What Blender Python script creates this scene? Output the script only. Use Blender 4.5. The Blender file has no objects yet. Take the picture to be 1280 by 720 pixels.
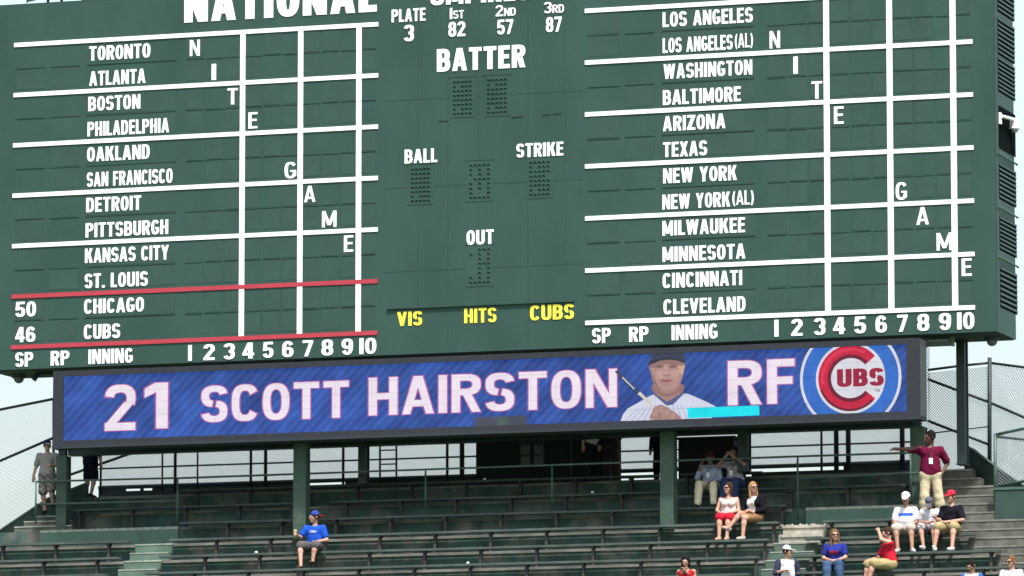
import bpy, math, random
import numpy as np
from mathutils import Vector, Matrix
random.seed(7)
R = math.radians
SC = bpy.context.scene
COL = SC.collection

# ------------------------------------------------------------------ camera, sky, sun, exposure
TH, PI_, DIST, FPX = R(18.7), R(7.2), 140.0, 7550.0
O0 = np.array([0.0, 0.0, 22.5])
FW = np.array([-math.sin(TH)*math.cos(PI_), math.cos(TH)*math.cos(PI_), math.sin(PI_)])
RT = np.array([math.cos(TH), math.sin(TH), 0.0])
UP = np.cross(RT, FW)
CAM = O0 - FW*DIST
cd = bpy.data.cameras.new('camera'); cam = bpy.data.objects.new('camera', cd); COL.objects.link(cam)
cd.sensor_width = 36.0; cd.lens = 36.0*FPX/1280.0; cd.clip_start = 1.0; cd.clip_end = 20000.0
cam.matrix_world = Matrix(((RT[0], UP[0], -FW[0], CAM[0]), (RT[1], UP[1], -FW[1], CAM[1]), (RT[2], UP[2], -FW[2], CAM[2]), (0, 0, 0, 1)))
SC.camera = cam

SUN_EL, SUN_SIDE = R(62), R(37)
sdir = Vector((math.sin(SUN_SIDE)*math.cos(SUN_EL), -math.cos(SUN_SIDE)*math.cos(SUN_EL), math.sin(SUN_EL)))
sl = bpy.data.lights.new('sun', 'SUN'); sl.energy = 3.5; sl.angle = R(3); sl.color = (1.0, 0.96, 0.9)
so = bpy.data.objects.new('sun', sl); COL.objects.link(so)
so.rotation_euler = sdir.to_track_quat('Z', 'Y').to_euler()
W = bpy.data.worlds.new('World'); SC.world = W; W.use_nodes = True
wn, wl_ = W.node_tree.nodes, W.node_tree.links
sky = wn.new('ShaderNodeTexSky'); sky.sky_type = 'NISHITA'; sky.sun_disc = False
sky.sun_elevation = SUN_EL; sky.sun_rotation = math.atan2(sdir.x, sdir.y)
sky.dust_density = 4.0; sky.air_density = 1.2; sky.ozone_density = 1.0
bw = wn.new('ShaderNodeHueSaturation'); bw.inputs['Saturation'].default_value = 0.78
wl_.new(sky.outputs[0], bw.inputs['Color'])
wl_.new(bw.outputs[0], wn['Background'].inputs[0]); wn['Background'].inputs[1].default_value = 0.15
SC.view_settings.view_transform = 'Standard'; SC.view_settings.look = 'None'
SC.view_settings.gamma = 1.0; SC.view_settings.use_curve_mapping = False
EXPO = 1.02
SC.view_settings.exposure = EXPO

def at(px, py, y):
    """photo pixel -> world point on the plane y = const"""
    d = FW*FPX + RT*(px-640.0) + UP*(360.0-py)
    t = (y-CAM[1])/d[1]
    return CAM + d*t
def atx(px, py, x):
    d = FW*FPX + RT*(px-640.0) + UP*(360.0-py)
    t = (x-CAM[0])/d[0]
    return CAM + d*t
def X(px, py, y): return float(at(px, py, y)[0])
def Z(px, py, y): return float(at(px, py, y)[2])

# ------------------------------------------------------------------ materials
def srgb(r, g, b):
    f = lambda c: (c/255.0/12.92 if c/255.0 <= 0.04045 else ((c/255.0+0.055)/1.055)**2.4)
    return (f(r), f(g), f(b))
MATS = {}
def mat(name, col, rough=0.6, var=0.12, scale=3.0, stain=None, amt=0.0, stretch=(1, 1, 1), bump=0.0, metal=0.0, spec=0.3):
    if name in MATS: return MATS[name]
    m = bpy.data.materials.new(name); m.use_nodes = True; MATS[name] = m
    n, l = m.node_tree.nodes, m.node_tree.links
    b = n['Principled BSDF']; b.inputs['Roughness'].default_value = rough; b.inputs['Metallic'].default_value = metal
    b.inputs['Specular IOR Level'].default_value = spec
    geo = n.new('ShaderNodeNewGeometry'); mp = n.new('ShaderNodeMapping'); mp.inputs['Scale'].default_value = stretch
    l.new(geo.outputs['Position'], mp.inputs['Vector'])
    nz = n.new('ShaderNodeTexNoise'); nz.inputs['Scale'].default_value = scale; nz.inputs['Detail'].default_value = 6
    l.new(mp.outputs[0], nz.inputs['Vector'])
    mr = n.new('ShaderNodeMapRange'); mr.inputs[1].default_value = 0.3; mr.inputs[2].default_value = 0.7
    mr.inputs[3].default_value = 1-var; mr.inputs[4].default_value = 1+var
    l.new(nz.outputs['Fac'], mr.inputs[0])
    mx = n.new('ShaderNodeMix'); mx.data_type = 'RGBA'; mx.blend_type = 'MULTIPLY'; mx.inputs[0].default_value = 1
    mx.inputs[6].default_value = (*col, 1); l.new(mr.outputs[0], mx.inputs[7])
    out = mx.outputs[2]
    if stain:
        n2 = n.new('ShaderNodeTexNoise'); n2.inputs['Scale'].default_value = scale*0.55; n2.inputs['Detail'].default_value = 8
        n2.inputs['Roughness'].default_value = 0.7
        l.new(mp.outputs[0], n2.inputs['Vector'])
        m2 = n.new('ShaderNodeMapRange'); m2.inputs[1].default_value = 0.48; m2.inputs[2].default_value = 0.68; m2.inputs[4].default_value = amt
        l.new(n2.outputs['Fac'], m2.inputs[0])
        x2 = n.new('ShaderNodeMix'); x2.data_type = 'RGBA'; l.new(m2.outputs[0], x2.inputs[0])
        l.new(out, x2.inputs[6]); x2.inputs[7].default_value = (*stain, 1); out = x2.outputs[2]
    l.new(out, b.inputs['Base Color'])
    if bump:
        bp = n.new('ShaderNodeBump'); bp.inputs['Strength'].default_value = bump; bp.inputs['Distance'].default_value = 0.03
        l.new(nz.outputs['Fac'], bp.inputs['Height']); l.new(bp.outputs[0], b.inputs['Normal'])
    return m
def glow(name, col, var=0.05, stripes=None):
    """LED display: gives off light. col is the wanted display colour (sRGB 0-255)."""
    if name in MATS: return MATS[name]
    m = bpy.data.materials.new(name); m.use_nodes = True; MATS[name] = m
    n, l = m.node_tree.nodes, m.node_tree.links
    b = n['Principled BSDF']; b.inputs['Base Color'].default_value = (0.006, 0.006, 0.007, 1); b.inputs['Roughness'].default_value = 0.7; b.inputs['Specular IOR Level'].default_value = 0.1
    c = srgb(*col); k = 0.95/2**EXPO
    geo = n.new('ShaderNodeNewGeometry')
    nz = n.new('ShaderNodeTexNoise'); nz.inputs['Scale'].default_value = 2.2; nz.inputs['Detail'].default_value = 5
    l.new(geo.outputs['Position'], nz.inputs['Vector'])
    mr = n.new('ShaderNodeMapRange'); mr.inputs[1].default_value = 0.3; mr.inputs[2].default_value = 0.7
    mr.inputs[3].default_value = 1-var; mr.inputs[4].default_value = 1+var
    l.new(nz.outputs['Fac'], mr.inputs[0]); fac = mr.outputs[0]
    # LED module grid: fine dark seams between cabinets
    sp = n.new('ShaderNodeSeparateXYZ'); l.new(geo.outputs['Position'], sp.inputs[0])
    def seam(sock, period, width, lo):
        d = n.new('ShaderNodeMath'); d.operation = 'DIVIDE'; l.new(sock, d.inputs[0]); d.inputs[1].default_value = period
        f = n.new('ShaderNodeMath'); f.operation = 'FRACT'; l.new(d.outputs[0], f.inputs[0])
        g = n.new('ShaderNodeMath'); g.operation = 'GREATER_THAN'; l.new(f.outputs[0], g.inputs[0]); g.inputs[1].default_value = width
        q = n.new('ShaderNodeMapRange'); l.new(g.outputs[0], q.inputs[0]); q.inputs[3].default_value = lo; q.inputs[4].default_value = 1
        return q.outputs[0]
    def mul(a, c2):
        q = n.new('ShaderNodeMath'); q.operation = 'MULTIPLY'; l.new(a, q.inputs[0]); l.new(c2, q.inputs[1]); return q.outputs[0]
    fac = mul(fac, seam(sp.outputs['X'], 0.30, 0.05, 0.88)); fac = mul(fac, seam(sp.outputs['Z'], 0.30, 0.06, 0.84))
    col_out = None
    if stripes:
        u = n.new('ShaderNodeMath'); u.operation = 'SUBTRACT'; l.new(sp.outputs['X'], u.inputs[0]); l.new(sp.outputs['Z'], u.inputs[1])
        nw = n.new('ShaderNodeTexNoise'); nw.inputs['Scale'].default_value = 1.6; nw.inputs['Detail'].default_value = 4; l.new(geo.outputs['Position'], nw.inputs['Vector'])
        def wave(period, wob):
            q = n.new('ShaderNodeMath'); q.operation = 'MULTIPLY'; l.new(u.outputs[0], q.inputs[0]); q.inputs[1].default_value = 2*math.pi/period
            w2 = n.new('ShaderNodeMath'); w2.operation = 'MULTIPLY_ADD'; l.new(nw.outputs['Fac'], w2.inputs[0]); w2.inputs[1].default_value = wob; l.new(q.outputs[0], w2.inputs[2])
            si = n.new('ShaderNodeMath'); si.operation = 'SINE'; l.new(w2.outputs[0], si.inputs[0])
            return si.outputs[0]
        s1, s2 = wave(.235, 2.5), wave(1.05, 9.0)
        ad = n.new('ShaderNodeMath'); ad.operation = 'MULTIPLY_ADD'; l.new(s2, ad.inputs[0]); ad.inputs[1].default_value = .9; l.new(s1, ad.inputs[2])
        m9 = n.new('ShaderNodeMapRange'); m9.inputs[1].default_value = -1.9; m9.inputs[2].default_value = 1.9; l.new(ad.outputs[0], m9.inputs[0])
        mx = n.new('ShaderNodeMix'); mx.data_type = 'RGBA'; l.new(m9.outputs[0], mx.inputs[0])
        mx.inputs[6].default_value = (*c, 1); mx.inputs[7].default_value = (*srgb(*stripes), 1); col_out = mx.outputs[2]
        # large-scale cloudiness of the picture
        nb = n.new('ShaderNodeTexNoise'); nb.inputs['Scale'].default_value = 0.55; l.new(geo.outputs['Position'], nb.inputs['Vector'])
        m3 = n.new('ShaderNodeMapRange'); m3.inputs[1].default_value = 0.35; m3.inputs[2].default_value = 0.65; m3.inputs[3].default_value = 0.78; m3.inputs[4].default_value = 1.22
        l.new(nb.outputs['Fac'], m3.inputs[0]); fac = mul(fac, m3.outputs[0])
    mm = n.new('ShaderNodeMix'); mm.data_type = 'RGBA'; mm.blend_type = 'MULTIPLY'; mm.inputs[0].default_value = 1
    if col_out: l.new(col_out, mm.inputs[6])
    else: mm.inputs[6].default_value = (*c, 1)
    l.new(fac, mm.inputs[7]); l.new(mm.outputs[2], b.inputs['Emission Color']); b.inputs['Emission Strength'].default_value = k
    return m

GREEN = mat('scoreboard green paint', (0.024, 0.058, 0.048), 0.5, 0.13, 0.8, (0.033, 0.067, 0.062), 0.7, (1, 1, .55), spec=.2)
GREEN_SEAM = mat('scoreboard ledge paint', (0.020, 0.048, 0.039), 0.5)
WHITE = mat('white sign paint', (0.80, 0.80, 0.80), 0.55, 0.03)
RED = mat('red sign paint', (0.34, 0.034, 0.052), 0.5, 0.06)
YELLOW = mat('yellow sign paint', (0.78, 0.66, 0.06), 0.5, 0.05)
DARK = mat('louvre shadow black', (0.008, 0.010, 0.011), 1.0, spec=0.0)
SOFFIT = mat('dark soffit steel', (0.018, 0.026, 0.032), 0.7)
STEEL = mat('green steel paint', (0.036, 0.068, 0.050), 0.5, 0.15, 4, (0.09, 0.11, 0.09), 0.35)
STEELD = mat('dark and shaded steel paint', (0.018, 0.030, 0.034), 0.5, 0.15)  # shade on the back columns is put into this darker colour
PIPE = mat('green pipe paint', (0.055, 0.095, 0.080), 0.45, 0.15, 6)
RISER = mat('worn green riser', (0.029, 0.064, 0.054), 0.85, 0.35, 2.6, (0.17, 0.145, 0.122), 0.75, (1, 1, 0.7), 0.3)
PLANK = mat('bench plank green', (0.034, 0.052, 0.046), 0.7, 0.35, 5, (0.085, 0.085, 0.076), 0.5, (0.35, 1, 1))
LEG = mat('bench leg rusty green', (0.030, 0.036, 0.033), 0.7, 0.3, 12, (0.10, 0.062, 0.045), 0.55)
NOSE = mat('worn concrete nosing', (0.165, 0.163, 0.150), 0.85, 0.4, 4, (0.045, 0.07, 0.06), 0.8, (0.35, 1, 1))
LANDG = mat('landing green wall', (0.070, 0.135, 0.103), 0.75, 0.15, 2.5, (0.10, 0.13, 0.10), 0.4, (1, 1, 0.4))
CONC = mat('bare concrete', (0.33, 0.31, 0.26), 0.9, 0.25, 6, (0.16, 0.15, 0.12), 0.7, (1, 1, 1), 0.5)
STEPG = mat('green painted step', (0.054, 0.090, 0.070), 0.8, 0.2, 4, (0.14, 0.15, 0.125), 0.5, (0.6, 1, 1), 0.3)
STEPC = mat('grey stair concrete', (0.098, 0.100, 0.082), 0.9, 0.35, 5, (0.052, 0.058, 0.042), 0.8, (1, 1, 1), 0.4)
EDGE = mat('pale step edge', (0.24, 0.26, 0.215), 0.9, 0.3, 8)
WALLG = mat('dark green parapet', (0.022, 0.047, 0.038), 0.7, 0.2, 2)
FRAME = mat('screen cabinet grey', (0.018, 0.020, 0.028), 0.55, 0.08, 2)
FRAMES = mat('screen cabinet side grey', (0.055, 0.064, 0.066), 0.55, 0.2, 5)
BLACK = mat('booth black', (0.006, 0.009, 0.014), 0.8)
WIRE = mat('galvanised wire', (0.20, 0.23, 0.245), 0.5)
GRASS = mat('field grass', (0.05, 0.10, 0.03), 0.9, 0.3, 0.4)

# ------------------------------------------------------------------ mesh helpers
class M:
    def __init__(s): s.v = []; s.f = []; s.mi = []
    def add(s, vs, fs, mi=0):
        b = len(s.v); s.v += [tuple(map(float, q)) for q in vs]
        s.f += [tuple(b+i for i in f) for f in fs]; s.mi += [mi]*len(fs); return s
    def box(s, a, b, mi=0):
        (x0, y0, z0), (x1, y1, z1) = [min(p, q) for p, q in zip(a, b)], [max(p, q) for p, q in zip(a, b)]
        vs = [(x0,y0,z0),(x1,y0,z0),(x1,y1,z0),(x0,y1,z0),(x0,y0,z1),(x1,y0,z1),(x1,y1,z1),(x0,y1,z1)]
        return s.add(vs, [(0,3,2,1),(4,5,6,7),(0,1,5,4),(1,2,6,5),(2,3,7,6),(3,0,4,7)], mi)
    def prism(s, poly, y0, y1, mi=0):
        """poly: (x,z) outline; front face at y0, back at y1"""
        n = len(poly)
        ar = sum(poly[i][0]*poly[(i+1)%n][1]-poly[(i+1)%n][0]*poly[i][1] for i in range(n))
        if ar < 0: poly = poly[::-1]
        vs = [(x, y0, z) for x, z in poly]+[(x, y1, z) for x, z in poly]
        fs = [tuple(range(n)), tuple(range(2*n-1, n-1, -1))]+[(i, i+n, (i+1) % n+n, (i+1) % n) for i in range(n)]
        return s.add(vs, fs, mi)
    def tube(s, a, b, ra, rb=None, n=8, mi=0, caps=True):
        a, b = Vector(a), Vector(b); rb = ra if rb is None else rb
        d = (b-a); 
        if d.length < 1e-6: return s
        d.normalize(); u = d.orthogonal().normalized(); w = d.cross(u)
        vs = []
        for p, r in ((a, ra), (b, rb)):
            for i in range(n):
                t = 2*math.pi*i/n; vs.append(p+u*math.cos(t)*r+w*math.sin(t)*r)
        fs = [(i, (i+1) % n, (i+1) % n+n, i+n) for i in range(n)]
        if caps: fs += [tuple(range(n-1, -1, -1)), tuple(range(n, 2*n))]
        return s.add(vs, fs, mi)
    def ball(s, c, r, n=8, mi=0):
        r = (r, r, r) if not hasattr(r, '__len__') else r
        vs = [(c[0], c[1], c[2]-r[2])]
        k = n//2
        for j in range(1, k):
            t = math.pi*j/k
            for i in range(n):
                p = 2*math.pi*i/n
                vs.append((c[0]+r[0]*math.sin(t)*math.cos(p), c[1]+r[1]*math.sin(t)*math.sin(p), c[2]-r[2]*math.cos(t)))
        vs.append((c[0], c[1], c[2]+r[2])); L = len(vs)-1
        fs = [(0, 1+(i+1) % n, 1+i) for i in range(n)]
        for j in range(k-2):
            for i in range(n):
                a = 1+j*n+i; b2 = 1+j*n+(i+1) % n; fs.append((a, b2, b2+n, a+n))
        o = 1+(k-2)*n; fs += [(L, o+i, o+(i+1) % n) for i in range(n)]
        return s.add(vs, fs, mi)

def thing(name, loc, label, cat, group=None):
    o = bpy.data.objects.new(name, None); COL.objects.link(o); o.location = tuple(map(float, loc)); o.empty_display_size = 0.2
    o['label'] = label; o['category'] = cat
    if group: o['group'] = group
    return o
def offs(p):
    v = Vector((0, 0, 0))
    while p is not None: v += p.location; p = p.parent
    return v
def obj(name, m, mats, parent=None, smooth=False, loc=None):
    me = bpy.data.meshes.new(name)
    o0 = offs(parent) if parent is not None else Vector((0, 0, 0))
    if loc is not None: o0 = o0+Vector(loc)
    me.from_pydata([(x-o0.x, y-o0.y, z-o0.z) for x, y, z in m.v], [], m.f)
    mats = mats if isinstance(mats, (list, tuple)) else [mats]
    for q in mats: me.materials.append(q)
    if len(mats) > 1: me.polygons.foreach_set('material_index', m.mi)
    if smooth: me.polygons.foreach_set('use_smooth', [True]*len(me.polygons))
    me.update()
    o = bpy.data.objects.new(name, me); COL.objects.link(o)
    if parent is not None: o.parent = parent
    if loc is not None: o.location = loc
    return o
def tag(o, label, cat, group=None):
    o['label'] = label; o['category'] = cat
    if group: o['group'] = group
    return o
def struct(o): o['kind'] = 'structure'; return o
def stuff(o): o['kind'] = 'stuff'; return o

# lettering: heavy condensed block capitals, every glyph built from bars, slanted bars and rounded bows
GW = {'I': 0, 'M': .68, 'W': .80, 'E': .45, 'F': .43, 'L': .42, 'T': .50, '1': .30, '(': .22, ')': .22, '.': .17, ' ': .26, 'S': .52, 'A': .58, 'V': .56, 'Y': .56, 'K': .57, 'N': .56}
def glyph(c, S, B, g):
    """-> width, list of convex/concave quads in the unit-height box; g grows every stroke"""
    w = GW.get(c, .53)
    if c == 'I': w = S
    P = []
    def rect(x0, y0, x1, y1): P.append([(x0-g, y0-g), (x1+g, y0-g), (x1+g, y1+g), (x0-g, y1+g)])
    def dia(x0, y0, x1, y1, s=None):      # slanted bar, x = left edge at the bottom / top, s = width across
        s = S if s is None else s
        P.append([(x0-g, y0-g), (x0+s+g, y0-g), (x1+s+g, y1+g), (x1-g, y1+g)])
    def bow(cx, cy, rx, ry, a0, a1, n=2.5):
        def pt(a, rx, ry):
            ca, sa = math.cos(a), math.sin(a)
            return (cx+rx*math.copysign(abs(ca)**(2/n), ca), cy+ry*math.copysign(abs(sa)**(2/n), sa))
        k = max(6, int(abs(a1-a0)/12)); ox, oy, ix, iy = rx+g, ry+g, max(rx-S-g, .004), max(ry-B-g, .004)
        e = 6 if g else 0
        for i in range(k):
            p, q = R(a0-e+(a1-a0+2*e)*i/k), R(a0-e+(a1-a0+2*e)*(i+1)/k)
            P.append([pt(p, ix, iy), pt(p, ox, oy), pt(q, ox, oy), pt(q, ix, iy)])
    c2 = w/2; ry = .25+B/4; yu, yl_ = .75-B/4, .25+B/4
    if c == 'I': rect(0, 0, S, 1)
    elif c == 'T': rect(0, 1-B, w, 1); rect(c2-S/2, 0, c2+S/2, 1-B)
    elif c in 'EFL':
        rect(0, 0, S, 1)
        if c in 'EF': rect(S, 1-B, w, 1); rect(S, .5-B/2+.02, w*.92, .5+B/2+.02)
        if c in 'EL': rect(S, 0, w, B)
    elif c == 'H': rect(0, 0, S, 1); rect(w-S, 0, w, 1); rect(S, .5-B/2, w-S, .5+B/2)
    elif c == 'N': rect(0, 0, S*.92, 1); rect(w-S*.92, 0, w, 1); dia(w-S*1.08, 0, 0, 1, S*1.08)
    elif c == 'M': rect(0, 0, S*.9, 1); rect(w-S*.9, 0, w, 1); dia(c2-S*.5, .12, 0, 1, S); dia(c2-S*.5, .12, w-S, 1, S)
    elif c == 'A': dia(0, 0, c2-S*.55, 1, S*.95); dia(w-S*.95, 0, c2-S*.4, 1, S*.95); rect(c2-w*.26, .2, c2+w*.26, .2+B)
    elif c == 'V': dia(c2-S*.5, 0, 0, 1); dia(c2-S*.5, 0, w-S, 1)
    elif c == 'W': q = w*.29; dia(q-S*.5, 0, 0, 1, S*.95); dia(q-S*.5, 0, c2-S*.5, 1, S*.9); dia(w-q-S*.5, 0, c2-S*.4, 1, S*.9); dia(w-q-S*.5, 0, w-S*.95, 1, S*.95)
    elif c == 'Y': rect(c2-S/2, 0, c2+S/2, .45); dia(c2-S/2, .40, 0, 1); dia(c2-S/2, .40, w-S, 1)
    elif c == 'K': rect(0, 0, S, 1); dia(S*.75, .42, w-S*1.15, 1, S*1.1); dia(w-S*1.15, 0, S*1.0, .62, S*1.15)
    elif c == 'Z': rect(0, 0, w, B); rect(0, 1-B, w, 1); dia(0, B*.5, w-S*1.25, 1-B*.5, S*1.25)
    elif c == 'X': dia(0, 0, w-S, 1); dia(w-S, 0, 0, 1)
    elif c in 'O0Q': bow(c2, .5, c2, .5, 0, 360)
    elif c == 'C': bow(c2, .5, c2, .5, 32, 328, 2.8)
    elif c == 'G': bow(c2, .5, c2, .5, 32, 335, 2.8); rect(w-S, .12, w, .5); rect(c2, .5-B*.8, w, .5)
    elif c == 'S': bow(c2, yu, c2, ry, 12, 262); bow(c2, yl_, c2, ry, -168, 82)
    elif c == '3': bow(c2, yu, c2, ry, -92, 165); bow(c2, yl_, c2, ry, -165, 92)
    elif c == '8': bow(c2, yu, c2*.95, ry, 0, 360); bow(c2, yl_, c2, ry, 0, 360)
    elif c in '69':
        f = 1 if c == '6' else -1; P0 = len(P)
        bow(c2, .31, c2, .31, 0, 360); bow(c2, .5, c2, .5, 30, 200)
        if f < 0:
            for i in range(P0, len(P)): P[i] = [(w-x, 1-y) for x, y in P[i]]
    elif c == '2': bow(c2, .70, c2, .30, -25, 172); rect(0, 0, w, B); dia(0, B*.8, w-S*1.25, .62, S*1.2)
    elif c == '5': rect(S*.25, 1-B, w*.95, 1); dia(0, .44, S*.25, 1); bow(c2, .32, c2, .32, -168, 128)
    elif c == '7': rect(0, 1-B, w, 1); dia(w*.16, 0, w-S*1.05, 1-B, S)
    elif c == '4': rect(w*.52, 0, w*.52+S, 1); rect(0, .2, w, .2+B); dia(0, .2+B*.6, w*.52-S*.2, 1, S*.85)
    elif c == '1': rect(w-S, 0, w, 1); P.append([(0-g, .68-g), (w-S, .80-g), (w-S, 1+g), (w-S*1.1-g, 1+g), (0-g, .68+B*1.2+g)])
    elif c == 'U':
        rect(0, .3, S, 1); rect(w-S, .3, w, 1); bow(c2, .3, c2, .3, 180, 360, 2.6)
    elif c == 'J': rect(w-S, .3, w, 1); bow(c2, .3, c2, .3, 180, 360)
    elif c == 'D': rect(0, 0, S, 1); rect(S, 0, w*.45, B); rect(S, 1-B, w*.45, 1); bow(w*.42, .5, w*.58, .5, -90, 90, 2.8)
    elif c in 'PR':
        h = .29 if c == 'P' else .275
        rect(0, 0, S, 1); rect(S, 1-B, w*.5, 1); rect(S, 1-2*h, w*.5, 1-2*h+B); bow(w*.46, 1-h, w*.54, h, -90, 90, 2.6)
        if c == 'R': dia(w-S*1.05, 0, w*.36, 1-2*h+B*.3, S*1.05)
    elif c == 'B':
        rect(0, 0, S, 1)
        for y in (0, .5-B/2, 1-B): rect(S, y, w*.5, y+B)
        bow(w*.45, yu, w*.51, ry, -90, 90, 2.6); bow(w*.45, yl_, w*.55, ry, -90, 90, 2.6)
    elif c == '(': bow(w*1.3, .45, w*1.3, .62, 115, 245, 2.0)
    elif c == ')': bow(-w*.3, .45, w*1.3, .62, -65, 65, 2.0)
    elif c == '.': rect(0, 0, S, B*1.1)
    return w, P
def text_mesh(m, s, x0, x1, z0, z1, yf, thick, S=.165, B=.15, mi=0, grow=0.0, gap=.085):
    """letters of s fitted to the rectangle; grow (metres) thickens them all round"""
    x = 0.0; out = []
    H = z1-z0
    tot = sum((S if c == 'I' else GW.get(c, .53)) for c in s)+gap*(len(s)-1)
    kx = (x1-x0)/tot; q = 0
    for c in s:
        g = grow/H
        w, P = glyph(c, S, B, g)
        for poly in P:
            ctr = x+w/2
            pts = [(x0+(x+px)*kx, z0+pz*H) for px, pz in poly]
            ar = sum(pts[i][0]*pts[(i+1) % len(pts)][1]-pts[(i+1) % len(pts)][0]*pts[i][1] for i in range(len(pts)))
            if abs(ar) < 1e-7: continue
            yy = yf-.00025*(q % 7); q += 1
            if thick: m.prism(pts, yy, yf+thick, mi)
            else:
                if ar < 0: pts = pts[::-1]
                m.add([(a, yy, b) for a, b in pts], [tuple(range(len(pts)))], mi)
        x += w+gap
    return m

# ================================================================== SETTING
g = M(); g.add([(-4000, -3000, 0), (4000, -3000, 0), (4000, 9000, 0), (-4000, 9000, 0)], [(0, 1, 2, 3)])
struct(obj('ground', g, GRASS))

# bleacher rows: index grows downwards, B = pixel line of the bench top at x = 640
RUN, GAP = 0.72, 0.088
def BY(k): return 619.5+20.9*k
def yb(k): return -0.10+(2-k)*RUN
def PT(k): return Z(640, BY(k), yb(k))               # plank top
def T(k): return PT(k+1)-GAP                         # tread k floor = just under the plank in front of it
def yr(k): return yb(k)+0.345                         # riser at the back of tread k (up to tread k-1)
def bx(px, k): return X(px, BY(k)-0.0305*(px-640), yb(k))
KMAX = 10
XL = bx(-70, 3)
xr_lim = {}
def XR(k):
    if k <= -1: return X(1212, 585, yb(-1))
    if k == 0: return X(1238, 605, yb(0))
    if k == 1: return X(1244, 625, yb(1))
    return X(1345, 660, yb(k))
terr = M(); nose = M()
for k in range(-1, KMAX+1):
    x1 = XR(k)
    # riser from tread k up to tread k-1, then tread k-1 floor running back
    y0 = yr(k); y1 = yr(k-1) if k > -1 else 7.5
    xl = XL if k > 0 else X(92, 612, 2.4)
    terr.box((xl, y0, T(k)-0.3), (x1, y1, T(k-1)))
terr.box((XL, yr(KMAX)-0.2, 0.0), (X(1345, 660, 0), 5.0, T(KMAX)))
struct(obj('bleacher_terrace', terr, RISER))
def band(x0, x1, k, mi=0): nose.box((x0, yr(k)-0.022, T(k-1)-0.058), (x1, yr(k)+0.2, T(k-1)+0.004), mi)
for k in range(-1, KMAX+1):
    if k == 1: band(X(220, 650, yb(1)), bx(985, 1), k)
    elif k <= 0: band(bx(118, k), bx(1160, k), k)
    else: band(XL, XR(k), k)
struct(obj('concrete_edging', nose, NOSE))

# aisles (steps half a row high)
def aisle(name, x0, x1, k0, matr, edge, first_conc=0):
    a, e, c = M(), M(), M()
    for k in range(k0, KMAX):
        tgt = c if k-k0 < first_conc else a
        # front of tread k-1 (full step) and half step in front of it
        tgt.box((x0, yr(k)-0.045, T(k)), (x1, yr(k)+0.25, T(k-1)+0.008))
        zm = (T(k)+T(k-1))/2
        tgt.box((x0, yr(k)-0.37, T(k)), (x1, yr(k)-0.046, zm))
        if tgt is c: c.box((x0-.01, yr(k)-.07, T(k-1)-.05), (x1+.02, yr(k)-.046, T(k-1)+.012)); c.box((x0+.04, yr(k)-.40, zm-.06), (x1+.01, yr(k)-.371, zm+.004))
        if tgt is a:
            e.box((x0, yr(k)-0.055, T(k-1)-0.022), (x1, yr(k)-0.0, T(k-1)+0.012))
            e.box((x0, yr(k)-0.38, zm-0.022), (x1, yr(k)-0.33, zm+0.004))
    struct(obj(name, a, matr)); struct(obj('step_edging', e, edge))
    if first_conc: struct(obj('broken_concrete_steps', c, CONC))
AX0, AX1 = bx(163, 2), bx(211, 2)
BX0, BX1 = bx(974, 2), bx(1028, 2)
STEPL = mat('light green painted step', (0.072, 0.122, 0.095), 0.8, 0.2, 4, (0.15, 0.18, 0.145), 0.5, (0.6, 1, 1), 0.3)
aisle('aisle_steps', AX0, AX1, 2, STEPL, EDGE)
aisle('aisle_steps', BX0, BX1, 2, STEPG, EDGE, 1)
# rubble lumps left on the broken concrete at the head of the middle aisle
rb = M()
for q in range(16):
    x = random.uniform(BX0-0.1, BX1+0.1); s_ = random.uniform(0.012, 0.035)
    rb.ball((x, yr(2)-0.02+random.uniform(-.03, .12), T(1)+0.02), (s_*1.6, s_, s_*random.uniform(.5, 1.6)), 6)
stuff(obj('concrete_rubble', rb, CONC))

# bare landing walls (row 1 riser without a bench in front)
lw, le = M(), M()
for a, b, sh in ((44, 217, 0), (1003, 1168, 0)):
    x0, x1 = bx(a, 1), bx(b, 1)
    lw.box((x0, yr(1)-0.05, T(1)), (x1, yr(1)+0.3, T(0)-0.03)); le.box((x0, yr(1)-0.06, T(0)-0.045), (x1, yr(1)+0.35, T(0)+0.02))
struct(obj('landing_wall', lw, LANDG)); struct(obj('landing_edging', le, EDGE))

# right hand stairs, splaying outwards
st, se = M(), M()
lpx = {-1: 1160, 0: 1160, 1: 1165, 2: 1178, 3: 1213, 4: 1247, 5: 1281, 6: 1316}
rpx = {-1: 1212, 0: 1240, 1: 1246, 2: 1345, 3: 1345, 4: 1345, 5: 1345, 6: 1345}
for k in range(-1, 7):
    x0, x1 = bx(lpx[k]-6, k), bx(rpx[k], k)
    xm0 = bx(lpx[k]+6, k)
    st.box((x0, yr(k)-0.05, T(k)), (x1, yr(k)+0.3, T(k-1)+0.009)); se.box((x0, yr(k)-0.062, T(k-1)-0.03), (x1-0.0, yr(k), T(k-1)+0.014))
    zm = (T(k)+T(k-1))/2
    xm1 = bx(rpx[k]+ (14 if k < 1 else 0), k)
    st.box((xm0, yr(k)-0.37, T(k)), (xm1, yr(k)-0.051, zm)); se.box((xm0, yr(k)-0.382, zm-0.03), (xm1, yr(k)-0.32, zm+0.005))
struct(obj('stair_flight', st, STEPC)); struct(obj('stair_edging', se, NOSE))
# left hand steps up to the walkway
ls, lse = M(), M()
for j, (a, b) in enumerate(((18, 90), (30, 90), (46, 90))):
    zt = T(0)+0.15*(j+1); y0 = 1.15+0.32*j
    x0, x1 = X(a, 650, y0), X(b, 650, y0)
    ls.box((x0, y0, T(1)), (x1, 2.45, zt)); lse.box((x0, y0-0.012, zt-0.03), (x1, y0+0.1, zt+0.004))
struct(obj('stair_flight', ls, STEPC)); struct(obj('stair_edging', lse, EDGE))

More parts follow.
